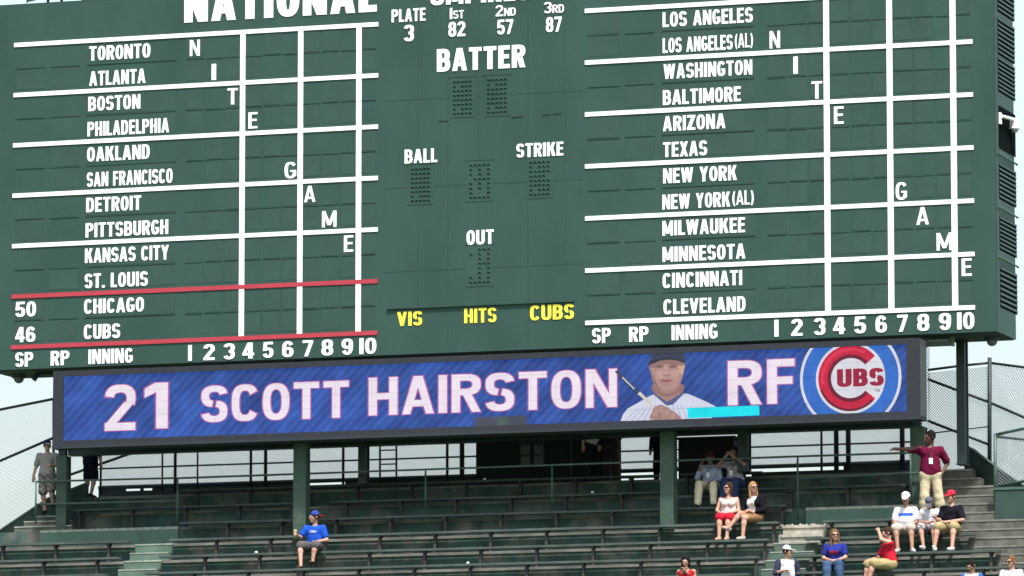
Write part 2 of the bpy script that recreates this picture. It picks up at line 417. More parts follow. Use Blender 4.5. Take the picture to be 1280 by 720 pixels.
# parapets and walls
def slope_wall(name, pts, y0s, thick, matr, label, drop):
    """top edge through pts (px,py) each on its own plane y0; a real wall of given thickness"""
    m = M(); tops = [Vector(at(px, py, y)) for (px, py), y in zip(pts, y0s)]
    vs, fs = [], []
    for p in tops:
        vs += [p, p+Vector((0, thick, 0)), p+Vector((0, thick, -drop)), p+Vector((0, 0, -drop))]
    n = len(tops)
    for i in range(n-1):
        a, b = 4*i, 4*i+4
        for j in range(4): fs.append((a+j, a+(j+1) % 4, b+(j+1) % 4, b+j))
    fs += [(0, 3, 2, 1), (4*n-4, 4*n-3, 4*n-2, 4*n-1)]
    m.add(vs, fs)
    cap = M()
    for i in range(n-1): cap.tube(tops[i]+Vector((0, 0, .015)), tops[i+1]+Vector((0, 0, .015)), 0.03, n=6)
    r = thing(name, tops[0], label, 'wall')
    obj('wall_panel', m, matr, r); obj('coping', cap, PIPE, r)
    return r
slope_wall('parapet_wall', [(-60, 700), (0, 664), (60, 624), (108, 605)], [1.75, 1.9, 2.2, 2.45], 0.15, WALLG,
           'dark green sloping parapet beside the steps at the far left', 1.2)
slope_wall('parapet_wall', [(1205, 557), (1217, 563), (1250, 588), (1330, 641)], [3.0, 2.75, 1.9, 0.9], 0.15, WALLG,
           'dark green sloping parapet at the right of the wide staircase', 0.9)
t = thing('side_wall', at(1243, 660, 0.55), 'plain green wall under the low mesh panel at the right edge', 'wall')
m = M(); m.box((X(1244, 640, .55), 0.55, T(3)), (X(1345, 640, .55), 0.75, Z(1260, 612, .55))); obj('wall_panel', m, WALLG, t)
m = M(); m.box((X(1243, 640, .55), 0.53, Z(1260, 612, .55)), (X(1345, 640, .55), 0.77, Z(1260, 609, .55))); obj('coping', m, PIPE, t)

# ================================================================== SCOREBOARD
BX_L, BX_R = X(-13, 240, 0), X(1245.3, 250, 0)
BZ0 = Z(1245, 414.2, 0); BZ1 = Z(10, 8.3, 0); BD = 1.72
sb = thing('scoreboard', (0, 0, BZ0), 'huge dark green manual baseball scoreboard covered in white lettering and ruled lines', 'scoreboard')
m = M(); m.box((BX_L, 0, BZ0), (BX_R, BD, BZ1)); obj('panel', m, GREEN, sb)
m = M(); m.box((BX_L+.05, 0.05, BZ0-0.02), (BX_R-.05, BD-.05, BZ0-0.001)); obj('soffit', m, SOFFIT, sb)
m = M(); m.box((BX_L-.01, 0.02, BZ1), (BX_R+.01, BD, BZ1+.05)); m.box((BX_R, -0.012, BZ0-.02), (BX_R+.012, 0.05, BZ1)); obj('edge_trim', m, GREEN_SEAM, sb)

def zline(pts): return sum(Z(px, py, 0) for px, py in pts)/len(pts)
LT, LB = zline([(18, 55.2), (474, 31.6)]), zline([(14, 434.5), (472, 415.8)])
RTz, RB = zline([(732, 15.5), (1217, -15.9)]), zline([(731, 403.8), (1217, 384.4)])
LX0, LX1 = X(16, 245, 0), X(472.5, 225, 0)
RX0, RX1 = X(731.5, 210, 0), X(1217, 190, 0)
LH = 0.100
def rows(zt, zb): return [zt+(zb-zt)*i/6 for i in range(7)]
def rowc(zt, zb, i):   # centre of name row i (0..11)
    p = (zb-zt)/6; return zt+p*(i//2)+p*(0.256 if i % 2 == 0 else 0.755)
def bar(x0, x1, z0, z1, yf, matr, name):
    m = M(); m.box((x0, yf, z0), (x1, 0, z1)); return obj(name, m, matr, sb)
for zt, zb, x0, x1, left in ((LT, LB, LX0, LX1, 1), (RTz, RB, RX0, RX1, 0)):
    for i, z in enumerate(rows(zt, zb)):
        red = left and i >= 5
        o = bar(x0, x1, z-LH/2, z+LH/2, -0.022, RED if red else WHITE, 'row_line')
        if red: o['label'] = 'red row line'
for px in (303, 375.5, 448.5):
    x = X(px, 200, 0); bar(x-.065, x+.065, LB+LH/2, LT-LH/2, -0.017, WHITE, 'column_line')
for px in (1034, 1113, 1192.5):
    x = X(px, 200, 0); bar(x-.068, x+.068, RB+LH/2, RTz-LH/2, -0.017, WHITE, 'column_line')

SXN, OFN = 0.185, 0.16
def word(s, px0, px1, zc, h, matr=WHITE, name='lettering', sx=SXN, off=OFN, pyref=200):
    m = M(); text_mesh(m, s, X(px0, pyref, 0), X(px1, pyref, 0), zc-h/2, zc+h/2, -0.014, 0.0135, sx, off)
    return obj(name, m, matr, sb)
def wordpx(s, px0, px1, ytop, ybot, matr=WHITE, name='lettering', sx=SXN, off=OFN):
    """ytop / ybot measured at the word's left edge"""
    z1, z0 = Z(px0, ytop, 0), Z(px0, ybot, 0)
    return word(s, px0, px1, (z0+z1)/2, z1-z0, matr, name, sx, off, (ytop+ybot)/2)
NH = 0.345
NL = [('TORONTO', 110.5, 187), ('ATLANTA', 111, 181), ('BOSTON', 110, 175), ('PHILADELPHIA', 109.3, 211), ('OAKLAND', 109, 187),
      ('SAN FRANCISCO', 109, 216), ('DETROIT', 108.5, 177), ('PITTSBURGH', 108, 211), ('KANSAS CITY', 107.5, 212), ('ST. LOUIS', 107.5, 186),
      ('CHICAGO', 107, 181.5), ('CUBS', 107, 152)]
NR = [('LOS ANGELES', 829, 942), ('LOS ANGELES', 829, 916.5), ('WASHINGTON', 830, 941), ('BALTIMORE', 829, 926.5), ('ARIZONA', 829, 907), ('TEXAS', 829, 884),
      ('NEW YORK', 829, 921), ('NEW YORK', 828, 912.5), ('MILWAUKEE', 828, 931), ('MINNESOTA', 828, 931), ('CINCINNATI', 828, 927), ('CLEVELAND', 829, 931)]
for i, (s, a, b) in enumerate(NL):
    w_ = (b-a)/len(s); word(s, a, b, rowc(LT, LB, i), NH, name='team_name')
for i, (s, a, b) in enumerate(NR):
    w_ = (b-a)/len(s); word(s, a, b, rowc(RTz, RB, i), NH, name='team_name')
    if i in (1, 7): word('(AL)', b+3, 942, rowc(RTz, RB, i)+0.02, NH*0.95, name='team_name', sx=.14, off=.12)
for s, a, b in (('50', 21.5, 47),): word(s, a, b, rowc(LT, LB, 10), NH*1.05, name='pitcher_number')
word('46', 21.5, 46.5, rowc(LT, LB, 11), NH*1.05, name='pitcher_number')
NITE = [('N', 236.6, 249, 0), ('I', 264, 269.6, 1), ('T', 284, 297, 2), ('E', 310.5, 321.7, 3), ('G', 356, 370.5, 5), ('A', 380.6, 394.5, 6), ('M', 403, 421, 7), ('E', 430.5, 442, 8)]
NITER = [('N', 963, 976, 1), ('I', 992.6, 998, 2), ('T', 1015, 1028.5, 3), ('E', 1043, 1055, 4), ('G', 1119.5, 1133.5, 7), ('A', 1145, 1160.5, 8), ('M', 1170, 1189.5, 9), ('E', 1201, 1213.5, 10)]
def zat(px, py): return Z(px, py, 0)
yl = {0: 60, 1: 90, 2: 120.5, 3: 150.5, 5: 212.8, 6: 242.5, 7: 273.8, 8: 304.5}
for s, a, b, i in NITE: word(s, a, b, Z((a+b)/2, yl[i], 0), 0.385, name='night_game_letter', sx=.15, off=.13)
yl = {1: 49.5, 2: 81.5, 3: 112.5, 4: 144, 7: 238.8, 8: 270, 9: 302, 10: 334}
for s, a, b, i in NITER: word(s, a, b, Z((a+b)/2, yl[i], 0), 0.40, name='night_game_letter', sx=.15, off=.13)
FL = [('SP', 22, 44), ('RP', 66, 89), ('INNING', 113, 168)]
fz = Z(33, 449.3, 0)
for s, a, b in FL: word(s, a, b, fz, 0.345, name='lettering')
DL = [('1', 237, 241.5), ('2', 256, 270), ('3', 281, 295), ('4', 304.5, 319), ('5', 330, 343), ('6', 354, 368), ('7', 379.5, 392.5), ('8', 403, 417.5), ('9', 428, 442)]
for s, a, b in DL: word('I' if s == '1' else s, a, b, fz, 0.375, name='inning_number')
m = M(); text_mesh(m, 'I', X(449.5, 433, 0), X(454.5, 433, 0), fz-.187, fz+.187, -.014, .0135, SXN, OFN)
text_mesh(m, '0', X(456.5, 433, 0), X(470.5, 433, 0), fz-.187, fz+.187, -.014, .0135, SXN, OFN); obj('inning_number', m, WHITE, sb)
FR = [('SP', 740, 763), ('RP', 786, 810), ('INNING', 839, 896)]
fz = Z(752, 419.5, 0)
for s, a, b in FR: word(s, a, b, fz, 0.345)
DR = [('1', 967, 972), ('2', 988, 1002), ('3', 1016, 1030.5), ('4', 1040, 1055), ('5', 1066.5, 1081), ('6', 1093, 1107), ('7', 1120, 1133), ('8', 1145, 1160), ('9', 1172, 1187)]
for s, a, b in DR: word('I' if s == '1' else s, a, b, fz+.01, 0.385, name='inning_number')
m = M(); text_mesh(m, 'I', X(1196.5, 403, 0), X(1202, 403, 0), fz-.182, fz+.202, -.014, .0135, SXN, OFN)
text_mesh(m, '0', X(1204, 403, 0), X(1218, 403, 0), fz-.182, fz+.202, -.014, .0135, SXN, OFN); obj('inning_number', m, WHITE, sb)
wordpx('NATIONAL', 230.6, 471, -15, 28.4, name='heading', sx=.215, off=.19)
wordpx('UMPIRES', 538.4, 663.5, -18, 7.0, name='heading', sx=.2, off=.18)
wordpx('BATTER', 546.3, 656.7, 61.7, 90, name='heading', sx=.2, off=.18)
wordpx('PLATE', 489.7, 532, 12.2, 28.2); wordpx('3', 505, 517.5, 31.5, 52, name='umpire_number')
wordpx('82', 560.7, 581.7, 27.8, 46.2, name='umpire_number'); wordpx('57', 621.7, 641.7, 25.0, 43.4, name='umpire_number'); wordpx('87', 682.7, 702.2, 21.8, 40.4, name='umpire_number')
m = M()
def part_word(m, s, a, b, yt, ybt): text_mesh(m, s, X(a, yt, 0), X(b, yt, 0), Z(a, ybt, 0), Z(a, yt, 0), -.014, .0135, .15, .14)
for (d, sfx, a, b, c, yt, ybt) in (('I', 'ST', 562.5, 565.5, 580, 10.2, 24), ('2', 'ND', 619.7, 629, 644.7, 7.0, 20.6), ('3', 'RD', 680, 689.5, 705, 3.0, 16.8)):
    m = M(); part_word(m, d, a, b, yt, ybt); part_word(m, sfx, b+1.3, c, yt+3.2, ybt-.5); obj('lettering', m, WHITE, sb)
wordpx('BALL', 506, 546.7, 187.3, 204.6); wordpx('STRIKE', 645.7, 704.3, 180, 197.2); wordpx('OUT', 583.4, 617.3, 288.3, 306.3)
for s, a, b, yt, y2 in (('VIS', 496.6, 527.8, 390, 407.8), ('HITS', 580.5, 620.6, 386, 404.2), ('CUBS', 662.8, 717.5, 382, 400.7)):
    wordpx(s, a, b, yt, y2, YELLOW)['label'] = 'yellow lettering'
# bulb matrices: small hoods over each lamp
def bulbs(px0, px1, py0, py1, miss=()):
    m = M(); x0, x1 = X(px0, py0, 0), X(px1, py0, 0); z1, z0 = Z(px0, py0, 0), Z(px0, py1, 0)
    m.box((x0-.12, -0.008, z0-.1), (x1+.12, 0, z1+.1)); m.box((x0-.14, -.014, z1+.105), (x1+.14, 0, z1+.12))
    for r in range(8):
        for c in range(5):
            if (r, c) in miss: continue
            x = x0+(x1-x0)*c/4; z = z1-(z1-z0)*r/7; w, d = 0.040, 0.018
            vs = []
            for yy, zz in ((-.008, 0), (-.008-d, -0.012)):
                for q in range(7):
                    a = math.pi*q/6; vs.append((x-w*math.cos(a), yy, z+zz+0.05*math.sin(a)-.02))
            fs = [(q, q+1, q+8, q+7) for q in range(6)]
            m.add(vs, fs); m.add([(v[0], v[1], v[2]-.006) for v in vs], [f[::-1] for f in fs])
            m.box((x-.016, -.0095, z-.012), (x+.016, -.008, z+.006), 1)
    return obj('bulb_panel', m, [GREEN, DARK], sb)
bulbs(568.5, 588.5, 102.5, 142, {(1, 1), (6, 1)}); bulbs(611, 632, 100, 140.5, {(1, 1), (6, 1)})
bulbs(516, 536, 211.5, 251, {(6, 1)}); bulbs(589, 611, 206.5, 247, {(1, 1), (1, 3), (2, 1), (2, 3), (4, 1), (4, 3), (5, 1), (5, 3), (6, 1), (6, 2), (6, 3), (3, 0)}); bulbs(664, 685.5, 203, 243, {(1, 1), (6, 1), (3, 4)})
bulbs(589, 611, 312, 353, {(0, 0), (0, 1), (1, 1), (1, 3), (2, 0), (2, 1), (2, 3), (3, 0), (3, 1), (4, 0), (4, 1), (4, 3), (5, 0), (5, 1), (5, 3), (6, 1), (6, 3)})
# ledges of the little number windows (they throw the thin dark lines) and the window panels
m = M(); pn = M()
def windows(zt, zb, x0, x1, cells, skip=()):
    p = (zb-zt)/6
    for i in range(6):
        z = zt+p*(i+0.5)+0.02
        for a, b in cells:
            jit = random.uniform(-.008, .008)
            m.box((a+.03, -0.013, z+jit), (b-.03, 0.0, z+jit+.016))
            for q, dz in ((0, 0.30), (1, -0.30)):
                pass
            if random.random() < 0.8:
                pn.box((a+.04, -0.003-random.random()*.003, z-.5), (b-.04, 0, z-.02))
            if random.random() < 0.6:
                pn.box((a+.04, -0.003-random.random()*.003, z+.03), (b-.04, 0, z+.5))
def cells(pxs, pyr): return [(X(a, pyr, 0), X(b, pyr, 0)) for a, b in zip(pxs[:-1], pxs[1:])]
dl = [231+24.25*i for i in range(11)]
windows(LT, LB, LX0, LX1, cells([18, 57], 240)+cells([61, 100], 240)+cells([106, 221], 240)+cells(dl[:10]+[471], 230))
dr = [958+26.4*i for i in range(11)]
windows(RTz, RB, RX0, RX1, cells([733, 776], 210)+cells([780, 820], 210)+cells([826, 945], 210)+cells(dr[:10]+[1216], 190))
m.box((X(484, 386, 0), -.05, Z(484, 387, 0)), (X(718, 377, 0), 0, Z(484, 385.3, 0)))
for a, b, yv in ((548, 561, 151), (640, 654, 146), (678, 688, 143), (692, 702, 142)):
    m.box((X(a, yv, 0), -.014, Z(a, yv, 0)-.012), (X(b, yv, 0), 0, Z(a, yv, 0)+.012))
obj('window_ledges', m, GREEN_SEAM, sb)
obj('number_windows', pn, mat('number window paint', (0.0235, 0.056, 0.0465), 0.5, 0.12, 1.5), sb)
# seams of the centre sheets
m = M()
for px in (523, 560, 598, 660, 707): m.box((X(px, 200, 0)-.006, -.004, BZ0+.2), (X(px, 200, 0)+.006, 0, BZ1-.2))
for py in (120, 230, 335): m.box((X(480, py, 0), -.0042, Z(600, py, 0)-.006), (X(728, py, 0), 0, Z(600, py, 0)+.006))
obj('sheet_seams', m, GREEN_SEAM, sb)
# end face: louvred vents, door opening, rungs
def ey(px): return float(atx(px, 200, BX_R)[1])
def ez(py, px=1259): return float(atx(px, py, BX_R)[2])
yv0, yv1 = ey(1248.5), ey(1269.5)
for a, b in ((-24, 22), (29, 75), (78, 121), (209, 254), (275, 317), (337, 388)):
    m = M(); z1, z0 = ez(a), ez(b)
    m.box((BX_R, yv0, z0), (BX_R+.004, yv1, z1), 1)
    n = 8
    for i in range(n):
        zc = z0+(z1-z0)*(i+.5)/n; hh = (z1-z0)/n
        m.add([(BX_R+.006, yv0, zc+hh*.42), (BX_R+.006, yv1, zc+hh*.42), (BX_R+.02, yv1, zc-hh*.02), (BX_R+.02, yv0, zc-hh*.02),
               (BX_R+.006, yv0, zc+hh*.36), (BX_R+.006, yv1, zc+hh*.36), (BX_R+.018, yv1, zc-hh*.10), (BX_R+.018, yv0, zc-hh*.10)],
              [(0, 3, 2, 1), (4, 5, 6, 7), (2, 3, 7, 6)])
    obj('louvre_vent', m, [GREEN_SEAM, DARK], sb)
m = M(); m.box((BX_R, yv0, ez(191)), (BX_R+.005, yv1, ez(138))); obj('door_opening', m, DARK, sb)
m = M()
for py in (199, 265, 327):
    z = ez(py); m.tube((BX_R, yv0-.1, z), (BX_R+.045, yv0-.1, z), .02, n=6); m.tube((BX_R+.045, yv0-.1, z), (BX_R+.045, yv1, z-.02), .02, n=6); m.tube((BX_R+.045, yv1, z-.02), (BX_R, yv1, z-.02), .02, n=6)
obj('grab_rail', m, PIPE, sb)
# security camera on the end face
t = thing('security_camera', (BX_R, yv0+.1, ez(155)), 'white dome security camera on a bracket at the right end of the scoreboard', 'security camera')
CW = mat('camera white', (0.75, 0.75, 0.78), 0.35, 0.03)
yc = ey(1249.5); yd = ey(1262); m = M(); zc = ez(154)
m.box((BX_R+.006, yc-.06, zc-.13), (BX_R+.05, yc+.06, zc+.13)); m.tube((BX_R+.05, yc, zc+.05), (BX_R+.13, yd, zc+.10), .04, n=10); obj('bracket', m, CW, t)
c = (BX_R+.13, yd, zc); m = M(); m.tube((c[0], c[1], zc-.11), (c[0], c[1], zc+.10), .125, .105, 14); obj('housing', m, CW, t)
m = M(); m.ball((c[0], c[1], zc-.11), (.095, .095, .09), 12); obj('dome', m, mat('grey dome', (.35, .35, .38), .2), t, True)

# things hanging under the board
def under(px, py, y): p = at(px, py, y); return p
p = at(1174, 425, 0.5); t = thing('floodlight', (p[0], p[1], BZ0), 'grey box floodlight under the right end of the scoreboard', 'floodlight')
m = M(); zb_ = BZ0-.02
m.box((p[0]-.28, .35, zb_-.20), (p[0]+.28, .62, zb_-.06)); obj('housing', m, mat('lamp housing grey', (.07, .085, .09), .5), t)
m = M(); m.box((p[0]-.24, .345, zb_-.115), (p[0]+.24, .35, zb_-.075)); obj('visor', m, mat('lamp visor grey', (.16, .18, .18), .4), t)
m = M(); m.box((p[0]-.35, .42, zb_-.22), (p[0]-.285, .55, zb_)); m.box((p[0]+.285, .42, zb_-.22), (p[0]+.35, .55, zb_)); obj('bracket', m, mat('lamp bracket grey', (.12, .14, .14), .4), t)
for px, lab in ((1240, 'dark camera dome under the right corner of the scoreboard'), (24, 'dark camera dome under the left corner of the scoreboard')):
    x = X(px, 425, 0.9); t = thing('camera_dome', (x, .9, BZ0), lab, 'security camera')
    m = M(); m.tube((x, .9, BZ0-.10), (x, .9, BZ0-.02), .17, n=14); obj('housing', m, mat('dome mount dark', (.05, .055, .07), .5), t)
    m = M(); m.ball((x, .9, BZ0-.10), (.13, .13, .13), 12); obj('dome', m, mat('smoked dome', (.12, .12, .14), .15), t, True)
x = X(55, 470, .5); t = thing('spotlight', (x, .5, BZ0), 'small dark spotlight on a bracket left of the video screen', 'spotlight')
m = M(); m.box((x-.16, .45, BZ0-.09), (x+.2, .55, BZ0-.02)); obj('bracket', m, SOFFIT, t)
m = M(); m.tube((x-.14, .5, BZ0-.05), (x-.24, .42, BZ0-.2), .05, .08, 10); obj('lamp', m, SOFFIT, t)

# ================================================================== VIDEO SCREEN
LY = -0.45
lx0, lx1 = X(66.0, 510, LY), X(1150, 470, LY)
lz1 = (Z(66, 466, LY)+Z(1150, 420.3, LY))/2; lz0 = (Z(66, 558.5, LY)+Z(1150, 520, LY))/2
sx0, sx1 = X(79, 510, LY), X(1133, 470, LY)
sz1 = (Z(79, 472, LY)+Z(1133, 429.2, LY))/2; sz0 = (Z(78, 551.5, LY)+Z(1133, 513.3, LY))/2
lz1 = min(lz1, BZ0-0.02)
vs_ = thing('video_screen', ((lx0+lx1)/2, LY, lz0), 'long dark framed LED video screen with a blue picture hanging under the scoreboard', 'video screen')
m = M()
m.box((lx0, LY, lz0), (sx0, 0.10, lz1)); m.box((sx1, LY, lz0), (lx1, 0.10, lz1)); m.box((sx0, LY, sz1), (sx1, 0.10, lz1)); m.box((sx0, LY, lz0), (sx1, 0.10, sz0))
m.box((sx0, LY+.06, sz0), (sx1, .095, sz1))
obj('frame', m, FRAME, vs_)
m = M(); m.box((lx1, LY+.02, lz0+.02), (lx1+.012, .08, lz1-.02)); obj('side_panel', m, FRAMES, vs_)
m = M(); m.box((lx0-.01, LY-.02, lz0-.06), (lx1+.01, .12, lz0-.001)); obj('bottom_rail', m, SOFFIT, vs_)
m = M(); SY = LY+.03
m.add([(sx0, SY, sz0), (sx1, SY, sz0), (sx1, SY, sz1), (sx0, SY, sz1)], [(0, 1, 2, 3)])
disp = obj('display', m, glow('display blue', (38, 66, 142), .10, (53, 94, 178)), vs_)
LW_ = glow('display white', (243, 232, 244), .06); LR_ = glow('display red edge', (190, 104, 172), .1)
def ledw(s, a, b, yt, y2, sx, off, gap=.09):
    x0, x1, z1, z0 = X(a, yt, LY), X(b, yt, LY), Z(a, yt, LY), Z(a, y2, LY)
    m = M(); e = .045
    text_mesh(m, s, x0, x1, z0, z1, SY-.004, 0, sx, off, 1, .020, gap)
    text_mesh(m, s, x0, x1, z0, z1, SY-.008, 0, sx, off, 0, 0, gap)
    return obj('lettering', m, [LW_, LR_], disp)
ledw('2', 131, 169, 481.5, 538.5, .15, .165); ledw('1', 180.5, 209.5, 479, 536, .15, .165)
ledw('SCOTT', 251.5, 435.5, 482.5, 528, .15, .165); ledw('HAIRSTON', 460.6, 770.6, 472.3, 519.3, .15, .165); ledw('RF', 909.5, 992.8, 451.3, 506.5, .15, .165)
# emblem: rings clipped to the display
def clip_poly(poly, z0, z1):
    def half(pl, f, lim):
        out = []
        for i in range(len(pl)):
            a, b = pl[i], pl[(i+1) % len(pl)]; ia, ib = f(a), f(b)
            if ia: out.append(a)
            if ia != ib:
                t = (lim-a[1])/(b[1]-a[1]); out.append((a[0]+t*(b[0]-a[0]), lim))
        return out
    pl = half(poly, lambda p: p[1] >= z0, z0)
    return half(pl, lambda p: p[1] <= z1, z1) if pl else pl
ECX, ECZ = X(1062.8, 473, LY), Z(1062.8, 472.5, LY)
PXM = 54.6
def ring(m, r0, r1, yy, a0=0, a1=360, n=72, mi=0, cx=None, cz=None):
    cx = ECX if cx is None else cx; cz = ECZ if cz is None else cz
    for i in range(n):
        a, b = R(a0+(a1-a0)*i/n), R(a0+(a1-a0)*(i+1)/n)
        q = [(cx+r1*math.cos(a), cz+r1*math.sin(a)), (cx+r1*math.cos(b), cz+r1*math.sin(b)), (cx+r0*math.cos(b), cz+r0*math.sin(b)), (cx+r0*math.cos(a), cz+r0*math.sin(a))]
        q = clip_poly(q, sz0+.002, sz1-.002)
        if len(q) >= 3: m.add([(x, yy, z) for x, z in q], [tuple(range(len(q)))], mi)
    return m
BLU = glow('emblem blue', (52, 112, 204), .16); REDL = glow('emblem red', (204, 28, 66), .10); REDD = glow('emblem dark red', (158, 28, 60), .06); WHT = glow('emblem white', (222, 222, 232), .06)
SHD = glow('emblem shade', (112, 24, 48), .06); GRYL = glow('emblem grey', (120, 130, 150), .05); HIL = glow('emblem light red', (226, 52, 84), .08)
m = M(); ring(m, 0.78, 1.125, SY-.004); ring(m, 1.124, 1.19, SY-.0045, mi=1); obj('outer_ring', m, [BLU, WHT], disp)
m = M(); ring(m, 0.0, 0.815, SY-.008); obj('inner_disc', m, WHT, disp)
m = M(); ring(m, 0.455, 0.755, SY-.012, 40, 320); ring(m, 0.455, 0.54, SY-.0125, 42, 318, mi=1); ring(m, .62, .70, SY-.0126, 60, 190, mi=2)
ring(m, .70, .755, SY-.0127, 200, 316, mi=1); obj('letter_shape', m, [REDL, SHD, HIL], disp)
m = M(); a, b = X(1046, 472, LY), X(1104.5, 472, LY)
text_mesh(m, 'UBS', a, b, Z(1046, 484, LY), Z(1046, 461.5, LY), SY-.016, 0, .22, .20, gap=.05); obj('lettering', m, REDD, disp)
m = M(); text_mesh(m, 'TM', X(1093, 488, LY), X(1099.5, 488, LY), Z(1093, 490, LY), Z(1093, 486.3, LY), SY-.016, 0, .15, .15); obj('lettering', m, GRYL, disp)
# player picture
def lp(pts): return [(X(760+a/6.4, 430+b/6.4, LY), Z(760+a/6.4, 430+b/6.4, LY)) for a, b in pts]
def flat(m, pts, lay, mi=0):
    q = clip_poly(lp(pts), sz0+.002, sz1-.002)
    ar = sum(q[i][0]*q[(i+1)%len(q)][1]-q[(i+1)%len(q)][0]*q[i][1] for i in range(len(q)))
    if ar < 0: q = q[::-1]
    m.add([(x, SY-.004-lay*.002, z) for x, z in q], [tuple(range(len(q)))], mi)
SK, SK2, SK3 = glow('picture skin', (196, 158, 150), .05), glow('picture skin shade', (160, 120, 114), .05), glow('picture skin dark', (106, 78, 82), .05)
CAPG, JER, PIN, BATW, BATD, CYAN, DEAD = glow('picture cap', (62, 68, 88), .08), glow('picture jersey', (214, 218, 236), .05), glow('picture pinstripe', (170, 182, 214), .05), glow('picture bat', (222, 208, 190), .05), glow('picture bat dark', (62, 74, 82), .05), glow('display cyan', (10, 226, 240), .12), glow('display dead block', (72, 78, 96), .15)
LIP = glow('picture lips', (170, 106, 110), .04); EAR = glow('picture warm skin', (222, 176, 140), .05)
m = M()
flat(m, [(98, 614), (118, 560), (155, 515), (250, 462), (330, 415), (372, 398), (470, 474), (600, 396), (640, 398), (710, 428), (800, 468), (862, 502), (862, 560), (800, 614)], 0, 0)
for i in range(14):
    xa = 130+i*50; xb = 240+i*34
    flat(m, [(xa, 612), (xa+8, 612), (xb+7, 470+abs(i-7)*6), (xb, 470+abs(i-7)*6)], 1, 1)
obj('jersey_picture', m, [JER, PIN], disp)
def soft(pts, n=5):
    out = []; N = len(pts)
    for i in range(N):
        p0, p1, p2, p3 = [np.array(pts[(i+j) % N], float) for j in (-1, 0, 1, 2)]
        for q in range(n):
            t = q/n; out.append(tuple(.5*((2*p1)+(p2-p0)*t+(2*p0-5*p1+4*p2-p3)*t*t+(3*p1-p0-3*p2+p3)*t**3)))
    return out
TONES = [glow('picture skin tone %s' % n_, c_, .04) for n_, c_ in (('deep', (112, 84, 86)), ('shade', (150, 114, 110)), ('low', (170, 132, 126)), ('mid', (182, 144, 137)), ('high', (194, 156, 148)), ('warm', (214, 170, 140)), ('lip', (160, 102, 108)))]
m = M()
def tone(pts, lay, ti, sm=True): flat(m, soft(pts) if sm else pts, lay, ti)
tone([(362, 320), (588, 320), (592, 392), (548, 448), (470, 470), (416, 440), (366, 392)], 2, 1)           # neck
tone([(382, 392), (470, 420), (572, 388), (548, 440), (470, 462), (414, 430)], 2.4, 2)
tone([(332, 168), (470, 120), (604, 150), (602, 225), (586, 290), (566, 345), (520, 384), (466, 394), (410, 376), (368, 330), (346, 260), (336, 215)], 3, 2)
tone([(352, 190), (470, 150), (592, 175), (584, 250), (566, 312), (530, 356), (466, 372), (414, 356), (378, 310), (358, 250)], 3.5, 3)
tone([(392, 215), (440, 205), (448, 250), (420, 280), (390, 262)], 4, 4); tone([(500, 208), (556, 205), (562, 250), (530, 276), (496, 250)], 4, 4)
tone([(566, 165), (608, 152), (606, 210), (590, 246), (570, 222)], 4, 5)                                    # lit temple and ear
tone([(334, 168), (470, 122), (606, 150), (600, 172), (540, 168), (470, 160), (400, 176), (346, 190)], 4.2, 1)  # shade of the brim
for x in (408, 518):
    tone([(x-34, 172), (x, 164), (x+34, 170), (x+26, 190), (x-26, 192)], 4.5, 1); tone([(x-20, 178), (x, 173), (x+20, 177), (x, 187)], 4.8, 0)
tone([(452, 180), (476, 180), (492, 240), (470, 252), (444, 244)], 4.5, 4); tone([(440, 240), (466, 250), (496, 238), (490, 252), (466, 258), (444, 252)], 4.8, 1)
tone([(404, 290), (438, 282), (466, 286), (494, 282), (516, 288), (490, 302), (462, 307), (430, 302)], 4.8, 6); tone([(404, 290), (460, 292), (516, 288), (460, 296)], 5.1, 0)
tone([(420, 322), (464, 318), (506, 322), (470, 332)], 4.8, 2); tone([(350, 215), (366, 260), (392, 320), (424, 362), (400, 358), (366, 312), (348, 255)], 4.8, 1)
tone([(345, 604), (350, 545), (366, 508), (420, 486), (468, 504), (520, 536), (560, 566), (568, 604)], 7, 2)
for q_ in ((372, 520), (420, 506), (470, 524), (516, 556)): tone([(q_[0]-14, q_[1]+8), (q_[0]+4, q_[1]-6), (q_[0]+24, q_[1]+8), (q_[0]+8, q_[1]+52), (q_[0]-12, q_[1]+48)], 7.5, 3)
tone([(402, 600), (408, 545), (418, 545), (418, 600)], 8, 1)
obj('face_picture', m, TONES, disp)
m = M(); flat(m, [(318, 168), (328, 140), (345, 118), (350, 84), (378, 66), (600, 55), (610, 100), (618, 128), (610, 152), (560, 134), (500, 124), (420, 132), (360, 154)], 5.4, 0); flat(m, [(318, 168), (334, 138), (420, 112), (520, 106), (612, 130), (610, 152), (560, 134), (500, 124), (420, 132), (360, 154)], 5.8, 1); obj('cap_picture', m, [CAPG, glow('picture cap brim', (46, 50, 66), .08)], disp)
m = M(); flat(m, [(52, 222), (70, 210), (252, 384), (236, 400)], 6, 1); flat(m, [(110, 270), (118, 262), (212, 356), (206, 364)], 7, 0); flat(m, [(234, 398), (256, 380), (372, 500), (362, 512)], 6, 0); obj('bat_picture', m, [BATW, BATD], disp)
m = M(); flat(m, [(360, 400), (372, 394), (470, 462), (590, 392), (606, 396), (520, 484), (470, 492), (440, 470)], 5, 0); obj('collar_picture', m, glow('picture collar', (84, 96, 140), .05), disp)
m = M(); flat(m, [(632, 512), (1208, 490), (1212, 570), (640, 594)], 10, 0); obj('colour_block', m, CYAN, disp)
m = M(); q = [(593.5, 521), (657.5, 518.3), (657.5, 534), (593.5, 536)]
x0, x1 = X(593.5, 521, LY), X(657.5, 519, LY); m.box((x0, SY-.004, sz0+.002), (x1, SY-.002, Z(593, 521.5, LY))); m.box((x0+.55, SY-.006, sz0+.002), (x0+.8, SY-.004, Z(593, 521.5, LY)), 1)
obj('dead_module', m, [DEAD, glow('display dead block green', (74, 92, 90), .1)], disp)

